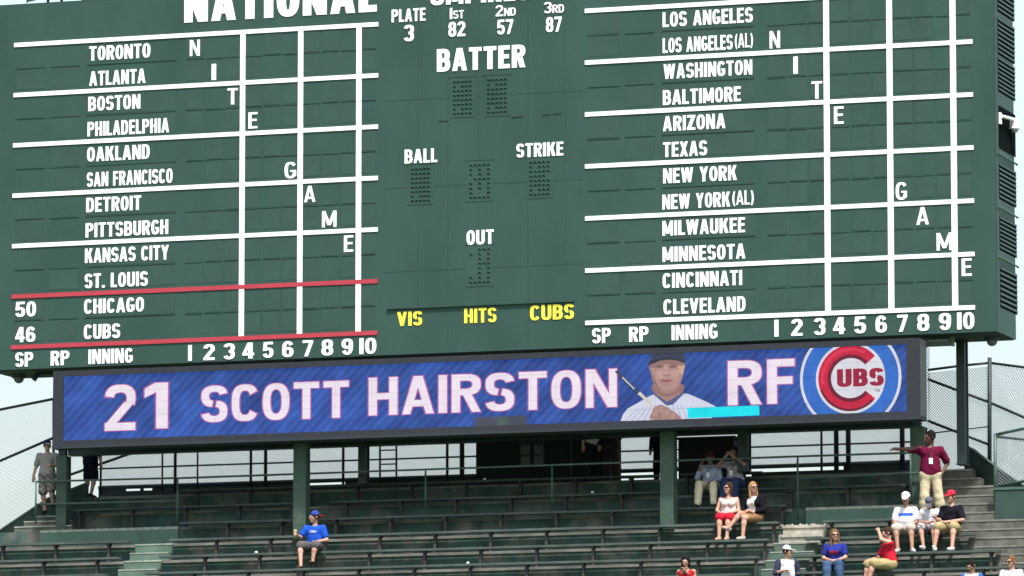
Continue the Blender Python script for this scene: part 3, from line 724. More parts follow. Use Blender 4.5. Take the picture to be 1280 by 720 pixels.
# ================================================================== STEELWORK
def column(px0, px1, y0, y1, zb, zt, matr, label, rivets=False, pyr=600):
    x0, x1 = X(px0, pyr, y0), X(px1, pyr, y0)-(y1-y0)*.335
    t = thing('steel_column', ((x0+x1)/2, (y0+y1)/2, zb), label, 'column', 'steel columns under the scoreboard')
    m = M(); w = .018
    xm = (x0+x1)/2; ym = (y0+y1)/2
    m.box((x0, y0, zb), (x1, y0+.025, zt)); m.box((x0, y1-.025, zb), (x1, y1, zt)); m.box((x0+.03, y0+.026, zb), (x0+.05, y1-.026, zt)); m.box((x1-.05, y0+.026, zb), (x1-.03, y1-.026, zt))
    obj('shaft', m, matr, t)
    m = M(); m.box((x0-.02, y0-.02, zb), (x1+.02, y1+.02, zb+.025)); obj('base_plate', m, matr, t)
    if rivets:
        m = M(); z = zb+.1
        while z < zt-.1:
            for x in (x0+.05, x1-.05): m.ball((x, y0-.002, z), (.016, .012, .016), 6)
            z += .14
        obj('rivets', m, matr, t)
    return t
zt_ = BZ0-.021
column(70, 87.5, 1.08, 1.38, T(0), lz0-.061, STEEL, 'slim green steel column at the left end, beside the man in the grey shirt')
column(366.5, 387, .2, .5, T(1), lz0-.061, STEEL, 'green riveted column behind the man in the blue shirt', True)
column(825, 847, .2, .5, T(1), lz0-.061, STEEL, 'green riveted column left of the seated pair with badges', True)
column(1138, 1161, 1.08, 1.38, T(0), lz0-.061, STEEL, 'green column just behind the pointing man in maroon')
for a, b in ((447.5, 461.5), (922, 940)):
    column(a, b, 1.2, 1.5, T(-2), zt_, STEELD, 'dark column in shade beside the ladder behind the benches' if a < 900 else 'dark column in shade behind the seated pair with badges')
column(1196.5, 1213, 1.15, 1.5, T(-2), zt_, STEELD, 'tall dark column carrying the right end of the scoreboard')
for px in (78.7, 376.7, 836, 1149):   # hangers between the front columns and the board
    pass
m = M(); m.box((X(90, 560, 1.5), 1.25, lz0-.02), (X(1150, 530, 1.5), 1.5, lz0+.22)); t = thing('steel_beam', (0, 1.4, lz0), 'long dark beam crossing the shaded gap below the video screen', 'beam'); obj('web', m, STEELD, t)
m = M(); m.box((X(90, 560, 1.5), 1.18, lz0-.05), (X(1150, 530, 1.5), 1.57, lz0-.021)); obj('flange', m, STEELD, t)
m = M()
for px, yy in ((78.7, 1.23), (374, .35), (833, .35), (1147, 1.23)):
    x = X(px, 560, yy); m.box((x-.09, yy-.07, lz0-.061), (x+.09, yy+.07, BZ0-.025))
o = thing('hanger_frame', (0, .37, BZ0), 'steel hangers that fix the video screen beneath the scoreboard', 'bracket'); obj('hanger', m, STEELD, o)

# ================================================================== BENCHES
def bench(k, px0, px1, label, grp='green plank benches of the bleachers', vary=0):
    x0, x1 = bx(px0, k), bx(px1, k); z1 = PT(k); y0 = yb(k)
    t = thing('bench', ((x0+x1)/2, y0+.14, T(k)), label, 'bench', grp)
    m = M(); n = max(1, int((x1-x0)/3.4)); q = x0
    for i in range(n):
        a, b = x0+(x1-x0)*i/n, x0+(x1-x0)*(i+1)/n-.006
        dz = [random.uniform(-.006, .006) for _ in range(2)]
        vs = [(a, y0, z1-.052+dz[0]), (b, y0, z1-.052+dz[1]), (b, y0+.25, z1-.052+dz[1]), (a, y0+.25, z1-.052+dz[0]), (a, y0+.006, z1+dz[0]), (b, y0+.006, z1+dz[1]), (b, y0+.25, z1+dz[1]), (a, y0+.25, z1+dz[0])]
        m.add(vs, [(0, 3, 2, 1), (4, 5, 6, 7), (0, 1, 5, 4), (1, 2, 6, 5), (2, 3, 7, 6), (3, 0, 4, 7)])
    obj('seat_plank', m, PLANK, t)
    xo = bx(681, 2)
    j0 = math.ceil((x0+.1-xo)/1.36)
    x = xo+j0*1.36
    while x < x1-.05:
        w = .038
        m = M(); m.box((x-w, y0+.03, z1-.10), (x+w, y0+.24, z1-.047)); m.box((x-.03, y0+.10, T(k)), (x+.03, y0+.2, z1-.10))
        obj('leg', m, LEG, t); x += 1.36
    return t
ordn = {-1: 'highest', 0: 'second highest', 1: 'third highest', 2: 'fourth highest', 3: 'fifth highest', 4: 'sixth highest', 5: 'seventh highest', 6: 'eighth highest', 7: 'ninth highest', 8: 'lowest'}
BEN = [(-1, 226, 822, 'long shaded bench just in front of the black booth, topmost of all'),
       (-1, 850, 952, 'short shaded bench behind the seated pair with badges'),
       (0, 90, 366, 'bench standing on the bare landing behind the left pipe railing'),
       (0, 411, 823, 'shaded bench between the two riveted columns, second row of the middle block'),
       (0, 868, 990, 'shaded bench the two people with badges sit on'),
       (0, 1003, 1140, 'bench on the landing to the left of the pointing man'),
       (1, 224, 982, 'long bench just below the pipe railing, behind both riveted columns'),
       (2, -40, 161, 'bench of the lower left block directly under the bare landing wall'),
       (2, 212, 972, 'long bench that carries the women in white and in black cardigan'),
       (2, 1029, 1180, 'bench just under the landing wall behind the three seated men in caps'),
       (3, -40, 147, 'second bench of the lower left block beside the green aisle steps'),
       (3, 198, 960, 'long bench that the man in the blue shirt sits on'),
       (3, 1005, 1217, 'bench that the three men in caps share'),
       (4, -40, 131, 'third bench of the lower left block at the bottom left corner'),
       (4, 180, 946, 'long bench under the shoes of the man in the blue shirt'),
       (4, 990, 1249, 'bench under the shoes of the three men in caps'),
       (5, 166, 935, 'long bench along the bottom edge of the middle block'),
       (5, 975, 1283, 'bench the woman in jeans and the man in red sit on'),
       (6, 962, 1318, 'lowest bench seen at right, below the man in the red shirt')]
for k, a, b, lab in BEN: bench(k, a, b, lab)
# little plate on the riser behind the man in blue
t = thing('seat_plate', at(405, 637, yr(0)-.03), 'small grey section plate on the riser right of the riveted column', 'sign')
m = M(); p = at(405, 637, yr(0)); m.box((p[0]-.11, yr(0)-.03, p[2]-.1), (p[0]+.11, yr(0)-.005, p[2]+.1)); obj('plate', m, mat('faded plate', (.085, .10, .085), .7), t)

# ================================================================== RAILINGS
def railing(name, label, y, rails, posts, r=.024):
    a = rails[0]; t = thing(name, at(a[0][0], a[0][1], y), label, 'railing')
    for p0, p1 in rails:
        m = M(); m.tube(at(*p0, y), at(*p1, y), r, n=8); obj('rail', m, PIPE, t, True)
    for px, y0, y1 in posts:
        m = M(); a, b = at(px, y0, y), at(px, y1, y); m.tube((a[0], y, b[2]), (a[0], y, a[2]), r, n=8); obj('post', m, PIPE, t, True)
    return t
ry = yr(1)-.03
railing('pipe_railing', 'long green pipe railing crossing in front of the shaded top benches', ry,
        [((222, 597.8), (997, 570.5))], [(222, 597.5, 656), (532, 588, 636), (690, 583, 634)])
railing('pipe_railing', 'green two bar pipe railing on the bare landing at the left', ry+.045,
        [((45, 602), (221, 597.5)), ((45, 630.5), (221, 626))], [(45, 601.5, 656)])
railing('pipe_railing', 'green two bar pipe railing on the landing left of the pointing man', ry+.045,
        [((997, 570.5), (1138, 566)), ((997, 598), (1150, 591))], [(997, 570, 650), (1138, 566, 628)])

# ================================================================== FENCES
def chainlink(m, bl, br, tr, tl, pitch=.085, r=.0042):
    bl, br, tr, tl = [Vector(q) for q in (bl, br, tr, tl)]
    Wd = (br-bl).length; H = (tl-bl).length
    def P(u, v): u /= Wd; v /= H; return (bl*(1-u)+br*u)*(1-v)+(tl*(1-u)+tr*u)*v
    for sgn in (1, -1):
        c = -H
        while c < Wd+H:
            # line u = c + sgn*v
            v0, v1 = 0.0, H
            if sgn > 0: v0 = max(v0, -c); v1 = min(v1, Wd-c)
            else: v0 = max(v0, c-Wd); v1 = min(v1, c)
            if v1-v0 > .02: m.tube(P(c+sgn*v0, v0), P(c+sgn*v1, v1), r, n=3, caps=False)
            c += pitch
    return m
def pipe(t, name, a, b, r, matr=STEELD):
    m = M(); m.tube(a, b, r, n=8); return obj(name, m, matr, t, True)
FY = 4.2
fz0 = Z(640, 593.5, FY); fz1 = fz0+3.0
t = thing('chain_link_fence', (0, FY, fz0), 'long chain link fence behind the concourse below the video screen', 'fence')
xa, xb = X(124, 600, FY), X(1163, 560, FY)
m = M(); chainlink(m, (xa, FY, fz0), (xb, FY, fz0), (xb, FY, fz1), (xa, FY, fz1), .066, .0066); obj('mesh', m, WIRE, t)
for px, r in ((126, .03), (203, .025), (219, .04), (247, .025), (313.6, .035), (332, .045), (429, .035), (559, .035), (577.5, .06), (818, .02), (1027, .03), (1045.5, .06), (1060.5, .06), (1128, .06), (1142, .06)):
    x = X(px, 580, FY-.05); pipe(t, 'post', (x, FY-.05, fz0-.15), (x, FY-.05, fz1), r)
for pts, r in ((((124, 600), (1163, 562)), .03),):
    pipe(t, 'rail', (xa, FY-.03, fz0), (xb, FY-.03, fz0), .05)
pipe(t, 'rail', (xa, FY-.03, Z(640, 569, FY)), (xb, FY-.03, Z(640, 569, FY)), .022)
# dark kick wall under the fence and loose pieces of the gap
t = thing('kick_wall', (0, FY+.1, T(-2)), 'low dark wall under the chain link fence along the back of the concourse', 'wall')
m = M(); m.box((X(92, 600, FY), FY-.02, T(-2)-.4), (X(1212, 560, FY), FY+.1, T(-2)+.06)); obj('wall_panel', m, WALLG, t)
m = M()
for p0, p1, top in ((124, 158, .04), (158, 176, .10), (176, 180, .04), (180, 191, .10), (191, 384, .04), (384, 432, .10), (432, 760, .04), (940, 1055, .13), (1055, 1165, .04)):
    m.box((X(p0, 600, FY), FY-.04, fz0-.5), (X(p1, 600, FY), FY, fz0-top))
obj('kick_board', m, STEELD, t)
# right hand fence stepping down with the stairs
t = thing('chain_link_fence', at(1237, 600, 4.0), 'tall chain link fence with sloping rails against the sky at the right', 'fence')
FR_ = 4.4
A0, A1, A2 = at(1160, 462.5, FR_), at(1237, 453.5, FR_), at(1350, 468, FR_)
A1b = at(1200, 457.3, FR_)
pA0, pA1, pA2 = at(1160, 605, FR_), at(1237, 600, FR_), at(1350, 680, FR_)
m = M(); chainlink(m, pA0, pA1, at(1237, 458, FR_), at(1160, 466, FR_), .066, .0066); chainlink(m, pA1, pA2, A2, A1, .075, .0056); obj('mesh', m, WIRE, t)
pipe(t, 'rail', A0, A1b, .03); pipe(t, 'rail', A1b, A1, .03); pipe(t, 'rail', A1, A2, .03)
pipe(t, 'post', at(1237, 447, FR_-.06), at(1237, 606, FR_-.06), .05)
for a, b in (((1160, 474), (1237, 503)), ((1237, 503), (1350, 552)), ((1160, 526), (1237, 556)), ((1160, 542), (1237, 533))): pipe(t, 'rail', at(*a, FR_-.03), at(*b, FR_-.03), .032 if a[1] < 540 else .015)
# low mesh panel at the right edge
t = thing('mesh_panel', at(1243, 612, .62), 'low framed chain link panel standing on the green wall at the right edge', 'fence panel')
gy = .65; q = [at(1244, 609, gy), at(1345, 588, gy), at(1345, 521, gy), at(1244, 543.5, gy)]
m = M(); chainlink(m, *q, .075, .005); obj('mesh', m, WIRE, t)
pipe(t, 'post', at(1244, 542, gy), at(1244, 628, gy), .04, PIPE)
for a, b in ((q[0], q[1]), (q[3], q[2]), ((q[0]+(0, 0, 0)), q[1])): pipe(t, 'rail', a, b, .035, PIPE)
pipe(t, 'rail', at(1244, 545.5, gy), at(1345, 556, gy), .03, PIPE)
# left hand fence stepping down with the left steps
t = thing('chain_link_fence', at(20, 600, 3.2), 'fine chain link fence with two sloping rails against the sky at the left edge', 'fence')
fl = 3.4
q = [at(-60, 715, fl), at(110, 612, fl), at(110, 490, fl), at(-60, 524, fl)]
m = M(); chainlink(m, *q, .10, .0024); obj('mesh', m, mat('thin pale wire', (.30, .34, .36), .5), t)
pipe(t, 'rail', at(-60, 524, fl-.03), at(130, 486, fl-.03), .034); pipe(t, 'rail', at(-60, 602, fl-.03), at(188, 558, fl-.03) if False else at(72, 545, fl-.03), .034)
pipe(t, 'rail', at(72, 599, fl-.03), at(188, 558, fl-.03), .034)
pipe(t, 'post', at(67, 500, fl-.06), at(67, 640, fl-.06), .035)
# ladder behind the benches
t = thing('ladder', at(485, 600, 3.9), 'thin dark steel ladder leaning upright against the back fence', 'ladder')
ly_ = 3.9
for px in (475, 495.5): pipe(t, 'stile', at(px, 604, ly_), at(px, 520, ly_), .026)
for py in (530, 547, 563, 580.5, 598): pipe(t, 'rung', at(475, py, ly_), at(495.5, py-.6, ly_), .018)
# booths
def booth(px0, px1, ytop, y0, y1, label, posters=()):
    x0, x1 = X(px0, 580, y0), X(px1, 580, y0); zt = Z((px0+px1)/2, ytop, y0)
    t = thing('booth', ((x0+x1)/2, y0, T(-2)), label, 'booth')
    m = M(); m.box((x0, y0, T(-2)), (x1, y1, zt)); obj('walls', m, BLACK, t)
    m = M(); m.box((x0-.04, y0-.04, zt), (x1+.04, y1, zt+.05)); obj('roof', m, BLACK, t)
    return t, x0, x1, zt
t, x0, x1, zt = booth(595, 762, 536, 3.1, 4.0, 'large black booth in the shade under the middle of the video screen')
for a, b in ((650.5, 664), (667, 681)):
    m = M(); m.box((X(a, 570, 3.1), 3.075, Z(660, 584, 3.1)), (X(b, 570, 3.1), 3.098, Z(660, 555, 3.1))); f = obj('window', m, mat('dim window frame', (.028, .03, .036), .5), t)
    m = M()
    for i in range(2):
        za, zb2 = Z(660, 582-14*i, 3.1), Z(660, 571-14*i, 3.1); m.box((X(a+1.5, 570, 3.1), 3.070, za), (X(b-1.5, 570, 3.1), 3.074, zb2))
    obj('pane', m, mat('dim window pane', (.075, .075, .085), .3), f)
m = M(); m.box((X(648, 570, 3.1), 3.05, Z(660, 554, 3.1)), (X(682.5, 570, 3.1), 3.099, Z(660, 552.5, 3.1))); obj('lintel', m, mat('dim window frame', (.028, .03, .036), .5), t)
m = M(); x = X(715, 570, 3.1); m.tube((x, 3.05, T(-2)), (x, 3.05, zt), .025, n=8); obj('conduit', m, STEELD, t)
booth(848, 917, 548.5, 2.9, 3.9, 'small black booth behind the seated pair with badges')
# guy wires and roof bits
t = thing('roof_railing', at(70, 6, .9), 'short dark posts on the top left edge of the scoreboard', 'railing')
for px in (60, 77): pipe(t, 'post', (X(px, 5, .3), .3, BZ1+.05), (X(px, 5, .3), .3, BZ1+1.2), .035)
pipe(t, 'rail', (X(56, 5, .3), .3, BZ1+1.1), (X(300, 5, .3), .3, BZ1+1.1), .03)
t = thing('flagpole', (X(110, 3, .3), .3, BZ1+.05), 'pale flagpole foot on top of the scoreboard at the left', 'flagpole')
pipe(t, 'pole', (X(108, 3, .3), .3, BZ1+.05), (X(108, 3, .3), .3, BZ1+3), .06, mat('pale pole paint', (.5, .5, .55), .4)); m = M(); m.box((X(104, 3, .3), .2, BZ1+.05), (X(130, 3, .3), .5, BZ1+.22)); obj('base', m, SOFFIT, t)
t = thing('pennant', at(45, 0, .3), 'dark drooping pennant hanging over the top left corner of the scoreboard', 'flag')
m = M(); pl = [at(px, py, .2) for px, py in ((28, -40), (60, -40), (52, -4), (33, 4.6))]
n = 9; vs = []
for j in range(n):
    v = j/(n-1)
    for i in range(n):
        u = i/(n-1); a = pl[0]*(1-u)+pl[1]*u; b = pl[3]*(1-u)+pl[2]*u; p = a*(1-v)+b*v
        vs.append((p[0], p[1]+.06*math.sin(u*9+v*3), p[2]))
m.add(vs, [(j*n+i, j*n+i+1, (j+1)*n+i+1, (j+1)*n+i) for j in range(n-1) for i in range(n-1)]); obj('cloth', m, mat('pennant cloth', (.03, .05, .045), .8), t, True)

# ================================================================== PEOPLE
class Vox:
    """signed distance field of blended tapered limbs -> one continuous surface (surface nets)"""
    def __init__(s, lo, hi, h):
        s.h = h; s.lo = np.array(lo, np.float32); n = np.ceil((np.array(hi)-s.lo)/h).astype(int)+2
        s.n = n; s.D = np.full(n, .25, np.float32)
    def cap(s, a, b, ra, rb=None, k=.03, sc=None, mode='add'):
        rb = ra if rb is None else rb
        a, b = np.array(a, np.float32), np.array(b, np.float32); mr = max(ra, rb)+k+.05
        s3 = np.array(sc if sc else (1, 1, 1), np.float32)
        lo = np.maximum(((np.minimum(a, b)-mr*np.maximum(s3, 1)-s.lo)/s.h).astype(int), 0); hi = np.minimum(((np.maximum(a, b)+mr*np.maximum(s3, 1)-s.lo)/s.h).astype(int)+2, s.n)
        if (hi <= lo).any(): return
        ax = [s.lo[i]+s.h*np.arange(lo[i], hi[i], dtype=np.float32) for i in range(3)]
        P = np.stack(np.meshgrid(*ax, indexing='ij'), -1)
        q = (P-a)/s3; d = (b-a)/s3; L = float(d@d)
        t = np.clip((q@d)/L, 0, 1) if L > 1e-9 else np.zeros(q.shape[:3], np.float32)
        dist = (np.linalg.norm(q-t[..., None]*d, axis=-1)-(ra+(rb-ra)*t))*float(s3.min())
        sl_ = tuple(slice(lo[i], hi[i]) for i in range(3)); o = s.D[sl_]
        if mode == 'add':
            h = np.clip(.5+.5*(o-dist)/k, 0, 1); s.D[sl_] = o*(1-h)+dist*h-k*h*(1-h)
        else: s.D[sl_] = np.maximum(o, -dist)
    def cut(s, p, nrm):
        """keep the side the normal points away from"""
        ax = [s.lo[i]+s.h*np.arange(s.n[i], dtype=np.float32) for i in range(3)]
        nrm = np.array(nrm, np.float32); nrm /= np.linalg.norm(nrm)
        d = (ax[0]-p[0])[:, None, None]*nrm[0]+(ax[1]-p[1])[None, :, None]*nrm[1]+(ax[2]-p[2])[None, None, :]*nrm[2]
        s.D = np.maximum(s.D, d)
    def mesh(s):
        D = s.D; I = D < 0; nx, ny, nz = D.shape
        c = [(i, j, k) for i in (0, 1) for j in (0, 1) for k in (0, 1)]
        sh = lambda A, q: A[q[0]:nx-1+q[0], q[1]:ny-1+q[1], q[2]:nz-1+q[2]]
        cnt = sum(sh(I, q).astype(np.int8) for q in c); act = (cnt > 0) & (cnt < 8)
        idx = np.argwhere(act)
        if len(idx) == 0: return [], []
        acc = np.zeros((len(idx), 3), np.float32); num = np.zeros(len(idx), np.float32)
        val = {q: sh(D, q)[act] for q in c}
        for a in c:
            for ax in range(3):
                if a[ax]: continue
                b = tuple(1 if i == ax else a[i] for i in range(3))
                va, vb = val[a], val[b]; x = (va < 0) != (vb < 0)
                t = np.where(x, va/np.where(x, va-vb, 1), 0)
                p = np.array(a, np.float32)[None]+t[:, None]*np.eye(3, dtype=np.float32)[ax][None]
                acc += np.where(x[:, None], p, 0); num += x
        V = s.lo+s.h*(idx+acc/num[:, None])
        ID = -np.ones((nx-1, ny-1, nz-1), np.int64); ID[act] = np.arange(len(idx))
        F = []
        for ax in range(3):
            e = [0, 0, 0]; e[ax] = 1
            A = I[:nx-e[0], :ny-e[1], :nz-e[2]]; Bq = I[e[0]:, e[1]:, e[2]:]
            w = np.argwhere(A != Bq); u, v = (ax+1) % 3, (ax+2) % 3
            ok = (w[:, u] > 0) & (w[:, v] > 0) & (w[:, u] < D.shape[u]-1) & (w[:, v] < D.shape[v]-1); w = w[ok]
            q = []
            for du, dv in ((-1, -1), (0, -1), (0, 0), (-1, 0)):
                z = w.copy(); z[:, u] += du; z[:, v] += dv; q.append(ID[z[:, 0], z[:, 1], z[:, 2]])
            q = np.stack(q, 1); flip = ~A[w[:, 0], w[:, 1], w[:, 2]]; q[flip] = q[flip][:, ::-1]; F.append(q)
        F = np.concatenate(F); F = F[(F >= 0).all(1)]
        return V.tolist(), F.tolist()

def cloth(name, rgb, var=.10):
    c = srgb(*rgb); return mat('cloth '+name, tuple(q*.55 for q in c), .9, var, 9, spec=.08, bump=.9, stretch=(1, 1, .6))
def skinm(k): return mat('skin '+k, {'fair': (.37, .205, .15), 'light': (.33, .18, .13), 'tan': (.27, .145, .095), 'brown': (.10, .048, .032)}[k], .55, .06, 20)
EYE = mat('eye dark', (.02, .015, .015), .3); LIPM = mat('lip', (.34, .13, .11), .5)
HAIRC = {'brown': (.035, .020, .013), 'dark': (.012, .010, .010), 'blond': (.24, .135, .065), 'light brown': (.12, .062, .035)}
GLASSM = mat('sunglass black', (.008, .008, .010), .15); BADGEW = mat('badge white', (.75, .75, .78), .5, .02); LANY = mat('lanyard cord', (.10, .03, .05), .8)
V3 = lambda *a: np.array(a, np.float32)
SIT = dict(pel=V3(0, 0, .11), chest=V3(0, -.02, .40), neck=V3(0, -.02, .55), head=V3(0, -.05, .735),
           sl=V3(-.175, -.01, .50), sr=V3(.175, -.01, .50), el=V3(-.25, -.08, .25), er=V3(.25, -.08, .25), wl=V3(-.13, -.29, .17), wr=V3(.13, -.29, .17),
           hl=V3(.3, -1, -.2), hr=V3(-.3, -1, -.2), pl=V3(-.09, 0, .10), pr=V3(.09, 0, .10), kl=V3(-.13, -.40, .09), kr=V3(.13, -.40, .09),
           al=V3(-.12, -.54, -.33), ar=V3(.12, -.54, -.33), tl=V3(-.15, -.67, -.385), tr=V3(.15, -.67, -.385), yaw=0, pitch=0)
STAND = dict(pel=V3(0, 0, .93), chest=V3(0, 0, 1.24), neck=V3(0, 0, 1.42), head=V3(0, -.03, 1.60),
             sl=V3(-.185, 0, 1.37), sr=V3(.185, 0, 1.37), el=V3(-.25, .02, 1.10), er=V3(.25, .02, 1.10), wl=V3(-.25, -.10, .87), wr=V3(.25, -.10, .87),
             hl=V3(0, -.2, -1), hr=V3(0, -.2, -1), pl=V3(-.09, 0, .90), pr=V3(.09, 0, .90), kl=V3(-.11, -.02, .49), kr=V3(.11, -.02, .49),
             al=V3(-.12, .02, .09), ar=V3(.12, .02, .09), tl=V3(-.15, -.12, .03), tr=V3(.15, -.12, .03), yaw=0, pitch=0)
def rotm(yaw, pitch):
    """head frame: yaw > 0 turns to the viewer's right, pitch > 0 looks down"""
    a, p = R(yaw), R(pitch)
    Rz = np.array([[math.cos(a), -math.sin(a), 0], [math.sin(a), math.cos(a), 0], [0, 0, 1]])
    Rx = np.array([[1, 0, 0], [0, math.cos(p), -math.sin(p)], [0, math.sin(p), math.cos(p)]])
    return (Rz @ Rx).astype(np.float32)

def person(label, loc, rotz, scale, base, over, skin='light', shirt=None, sleeve=.62, bottom=('shorts', None), shoe=(60, 60, 60), cap=None, hair=('brown', 'short'),
           glasses=False, badge=False, fat=1.0, female=False, extra=None, tank=False, group=None, sock=None, sleevecol=None, openfront=None):
    J = {k: (v.copy() if isinstance(v, np.ndarray) else v) for k, v in base.items()}
    for k, v in over.items(): J[k] = V3(*v) if isinstance(v, (tuple, list)) else v
    RM = rotm(J['yaw'], J['pitch']); H = J['head']
    hp = lambda x, y, z: H+RM@V3(x, y, z)
    pts = np.array([v for k, v in J.items() if isinstance(v, np.ndarray) and k not in ('hl', 'hr')]); lo, hi = pts.min(0)-.24, pts.max(0)+.24
    fw = .92 if female else 1.0
    # ---- body
    v = Vox(lo, hi, .0135)
    def torso(v, e, k=.05, hips=True):
        if hips: v.cap(J['pl'], J['pr'], .096*fat+e, k=k, sc=(1, .95, 1)); 
        mid = J['pel']*.45+J['chest']*.55+V3(0, -.03*(fat-1)*8, 0)
        v.cap(J['pel'], mid, (.115*fat+e), (.115*fat*fw+e), k=k, sc=(1.2, .92, 1)); v.cap(mid, J['chest'], .118*fat*fw+e, .125*fw+e, k=k, sc=(1.2, .88, 1))
        a, b = J['sl'], J['sr']; c = (a+b)/2
        v.cap(c+(a-c)*.72+V3(0, 0, -.035), c+(b-c)*.72+V3(0, 0, -.035), .075*fw+e, k=k)
        v.cap(c+V3(0, .0, -.01), J['neck'], .075+e, .052+e*.6, k=k)
        if female: 
            f = J['chest']+V3(0, -.095, .0); v.cap(f+V3(-.07, 0, 0), f+V3(-.065, 0, 0), .058+e, k=.04); v.cap(f+V3(.07, 0, 0), f+V3(.065, 0, 0), .058+e, k=.04)
    def arm(v, e, s_, upto=2.0, k=.03):
        S_, E, Wr = J['s'+s_], J['e'+s_], J['w'+s_]; q = .9 if female else 1
        if upto <= 1: v.cap(S_, S_+(E-S_)*upto, .056*q+e, .047*q+e, k=k)
        else:
            v.cap(S_, E, .056*q+e, .041*q+e, k=k); v.cap(E, E+(Wr-E)*(upto-1), .040*q+e, (.040+(.029-.040)*(upto-1))*q+e, k=k)
    def leg(v, e, s_, upto=2.0, k=.035, loose=0):
        P, K, A = J['p'+s_], J['k'+s_], J['a'+s_]
        if upto <= 1: v.cap(P, P+(K-P)*upto, .080*fat**.5+e, .064+e+loose, k=k)
        else:
            v.cap(P, K, .080*fat**.5+e, .060+e, k=k); B_ = K+(A-K)*(upto-1)
            M_ = K+(A-K)*min(.3, upto-1); v.cap(K, M_, .057+e, .055+e+loose, k=k); v.cap(M_, B_, .055+e+loose, (.055+(.036-.055)*(upto-1))+e+loose*1.5, k=k)
    torso(v, 0)
    for s_ in 'lr':
        arm(v, 0, s_); leg(v, 0, s_)
        v.cap(J['a'+s_]+V3(0, .02, -.03), J['t'+s_], .036, .028, k=.03)
        w_, d = J['w'+s_], J['h'+s_]/np.linalg.norm(J['h'+s_]); v.cap(w_, w_+d*.075, .028, .031, k=.02, sc=(1, 1, 1))
    nb = J['neck']
    v.cap(nb+V3(0, .01, -.03), hp(0, .02, -.06), .052*fw, .050*fw, k=.03)
    v.cap(hp(0, .015, .035), hp(0, -.01, -.0), .090, .085, k=.03, sc=(.86, 1, 1.05)); v.cap(hp(0, -.03, -.03), hp(0, -.055, -.085), .066, .040, k=.03)
    v.cap(hp(0, -.098, .01), hp(0, -.118, -.022), .010, .016, k=.012); v.cap(hp(0, -.08, .030), hp(0, -.082, .030), .03, k=.02, sc=(1.6, .6, .4))
    for x in (-.082, .082): v.cap(hp(x, .01, .012), hp(x*1.06, .02, -.02), .017, .012, k=.01)
    for x in (-.032, .032): v.cap(hp(x, -.112, .015), hp(x, -.112, .015), .014, k=.01, mode='sub')
    VV, FF = v.mesh(); m = M(); m.add(VV, FF, 0)
    for x in (-.032, .032): m.ball(hp(x, -.090, .014), (.013, .010, .010), 8, 1)
    m.ball(hp(0, -.100, -.052), (.024, .010, .007), 8, 2)
    for s_ in 'lr':     # five fingers, unequal and curled
        w_, d = J['w'+s_], J['h'+s_]/np.linalg.norm(J['h'+s_]); side = np.cross(d, V3(0, 0, 1)); side = side if np.linalg.norm(side) > .2 else V3(1, 0, 0); side = side/np.linalg.norm(side)
        cur = np.cross(side, d); cur = cur if cur[2] < 0 else -cur
        for i, L in enumerate((.062, .074, .070, .055)):
            p0 = w_+d*.085+side*(i-1.5)*.019; p1 = p0+d*L*.45+cur*.006; p2 = p1+d*L*.32+cur*.018; p3 = p2+d*L*.15+cur*.024
            m.tube(p0-d*.02, p1, .0105, .0095, 6); m.tube(p1, p2, .0095, .0085, 6); m.tube(p2, p3, .0085, .006, 6)
        sg = 1 if s_ == 'l' else -1
        p0 = w_+d*.02+side*.026*sg; p1 = p0+d*.035+side*.022*sg; p2 = p1+d*.03+side*.004*sg+cur*.01; m.tube(p0, p1, .013, .011, 6); m.tube(p1, p2, .011, .008, 6)
    root = obj('person', m, [skinm(skin), EYE, LIPM], None, True)
    kids = []
    def kid(name, vox_or_m, mats, smooth=True, cls=None):
        if isinstance(vox_or_m, Vox):
            a, b = vox_or_m.mesh(); mm = M()
            if cls: 
                a_ = np.array(a); cc = a_[np.array(b)].mean(1); mi = cls(cc)
                mm.add(a, b); mm.mi = [int(q) for q in mi]
            else: mm.add(a, b)
        else: mm = vox_or_m
        o = obj(name, mm, mats, None, smooth)
        if name in ('shirt', 'shorts', 'trousers', 'skirt'):
            me = o.data; nv = len(me.vertices); co = np.empty(nv*3, np.float32); me.vertices.foreach_get('co', co); co = co.reshape(-1, 3)
            nr = np.array([q.vector[:] for q in me.vertex_normals], np.float32); rs = np.random.RandomState(len(label)*7+len(name)); d = np.zeros(nv, np.float32)
            for fr, am in ((16, .0075), (24, .006), (38, .0045), (60, .003)):
                for _ in range(3):
                    k_ = rs.randn(3); k_ = k_/np.linalg.norm(k_)*fr; d += am*.42*(1-np.abs(np.sin(co@k_+rs.rand()*6)))
            co = co+nr*(d-.004)[:, None]; me.vertices.foreach_set('co', co.astype(np.float32).ravel()); me.update()
        o.parent = root; kids.append(o); return o
    # ---- clothing
    bk, bc = bottom
    if bk in ('shorts', 'trousers', 'skirt'):
        v = Vox(lo, hi, .0135); e = .016
        v.cap(J['pl'], J['pr'], .099*fat+e, k=.05); v.cap(J['pel'], J['pel']+(J['chest']-J['pel'])*.28, .112*fat+e, .112*fat+e, k=.05, sc=(1.2, .92, 1))
        for s_ in 'lr': leg(v, e+(.008 if bk == 'shorts' else .004), s_, {'shorts': .93, 'skirt': .62, 'trousers': 1.93}[bk], loose=.016 if bk == 'shorts' else .010)
        if bk == 'skirt': v.cap((J['pl']+J['kl']*.8)/1.8, (J['pr']+J['kr']*.8)/1.8, .085, k=.05)
        kid(bk, v, bc if isinstance(bc, list) else [bc], cls=(lambda c: ((np.floor(c[:, 0]/.045)+np.floor((c[:, 1]+c[:, 2])/.05)) % 3 == 0)) if isinstance(bc, list) else None)
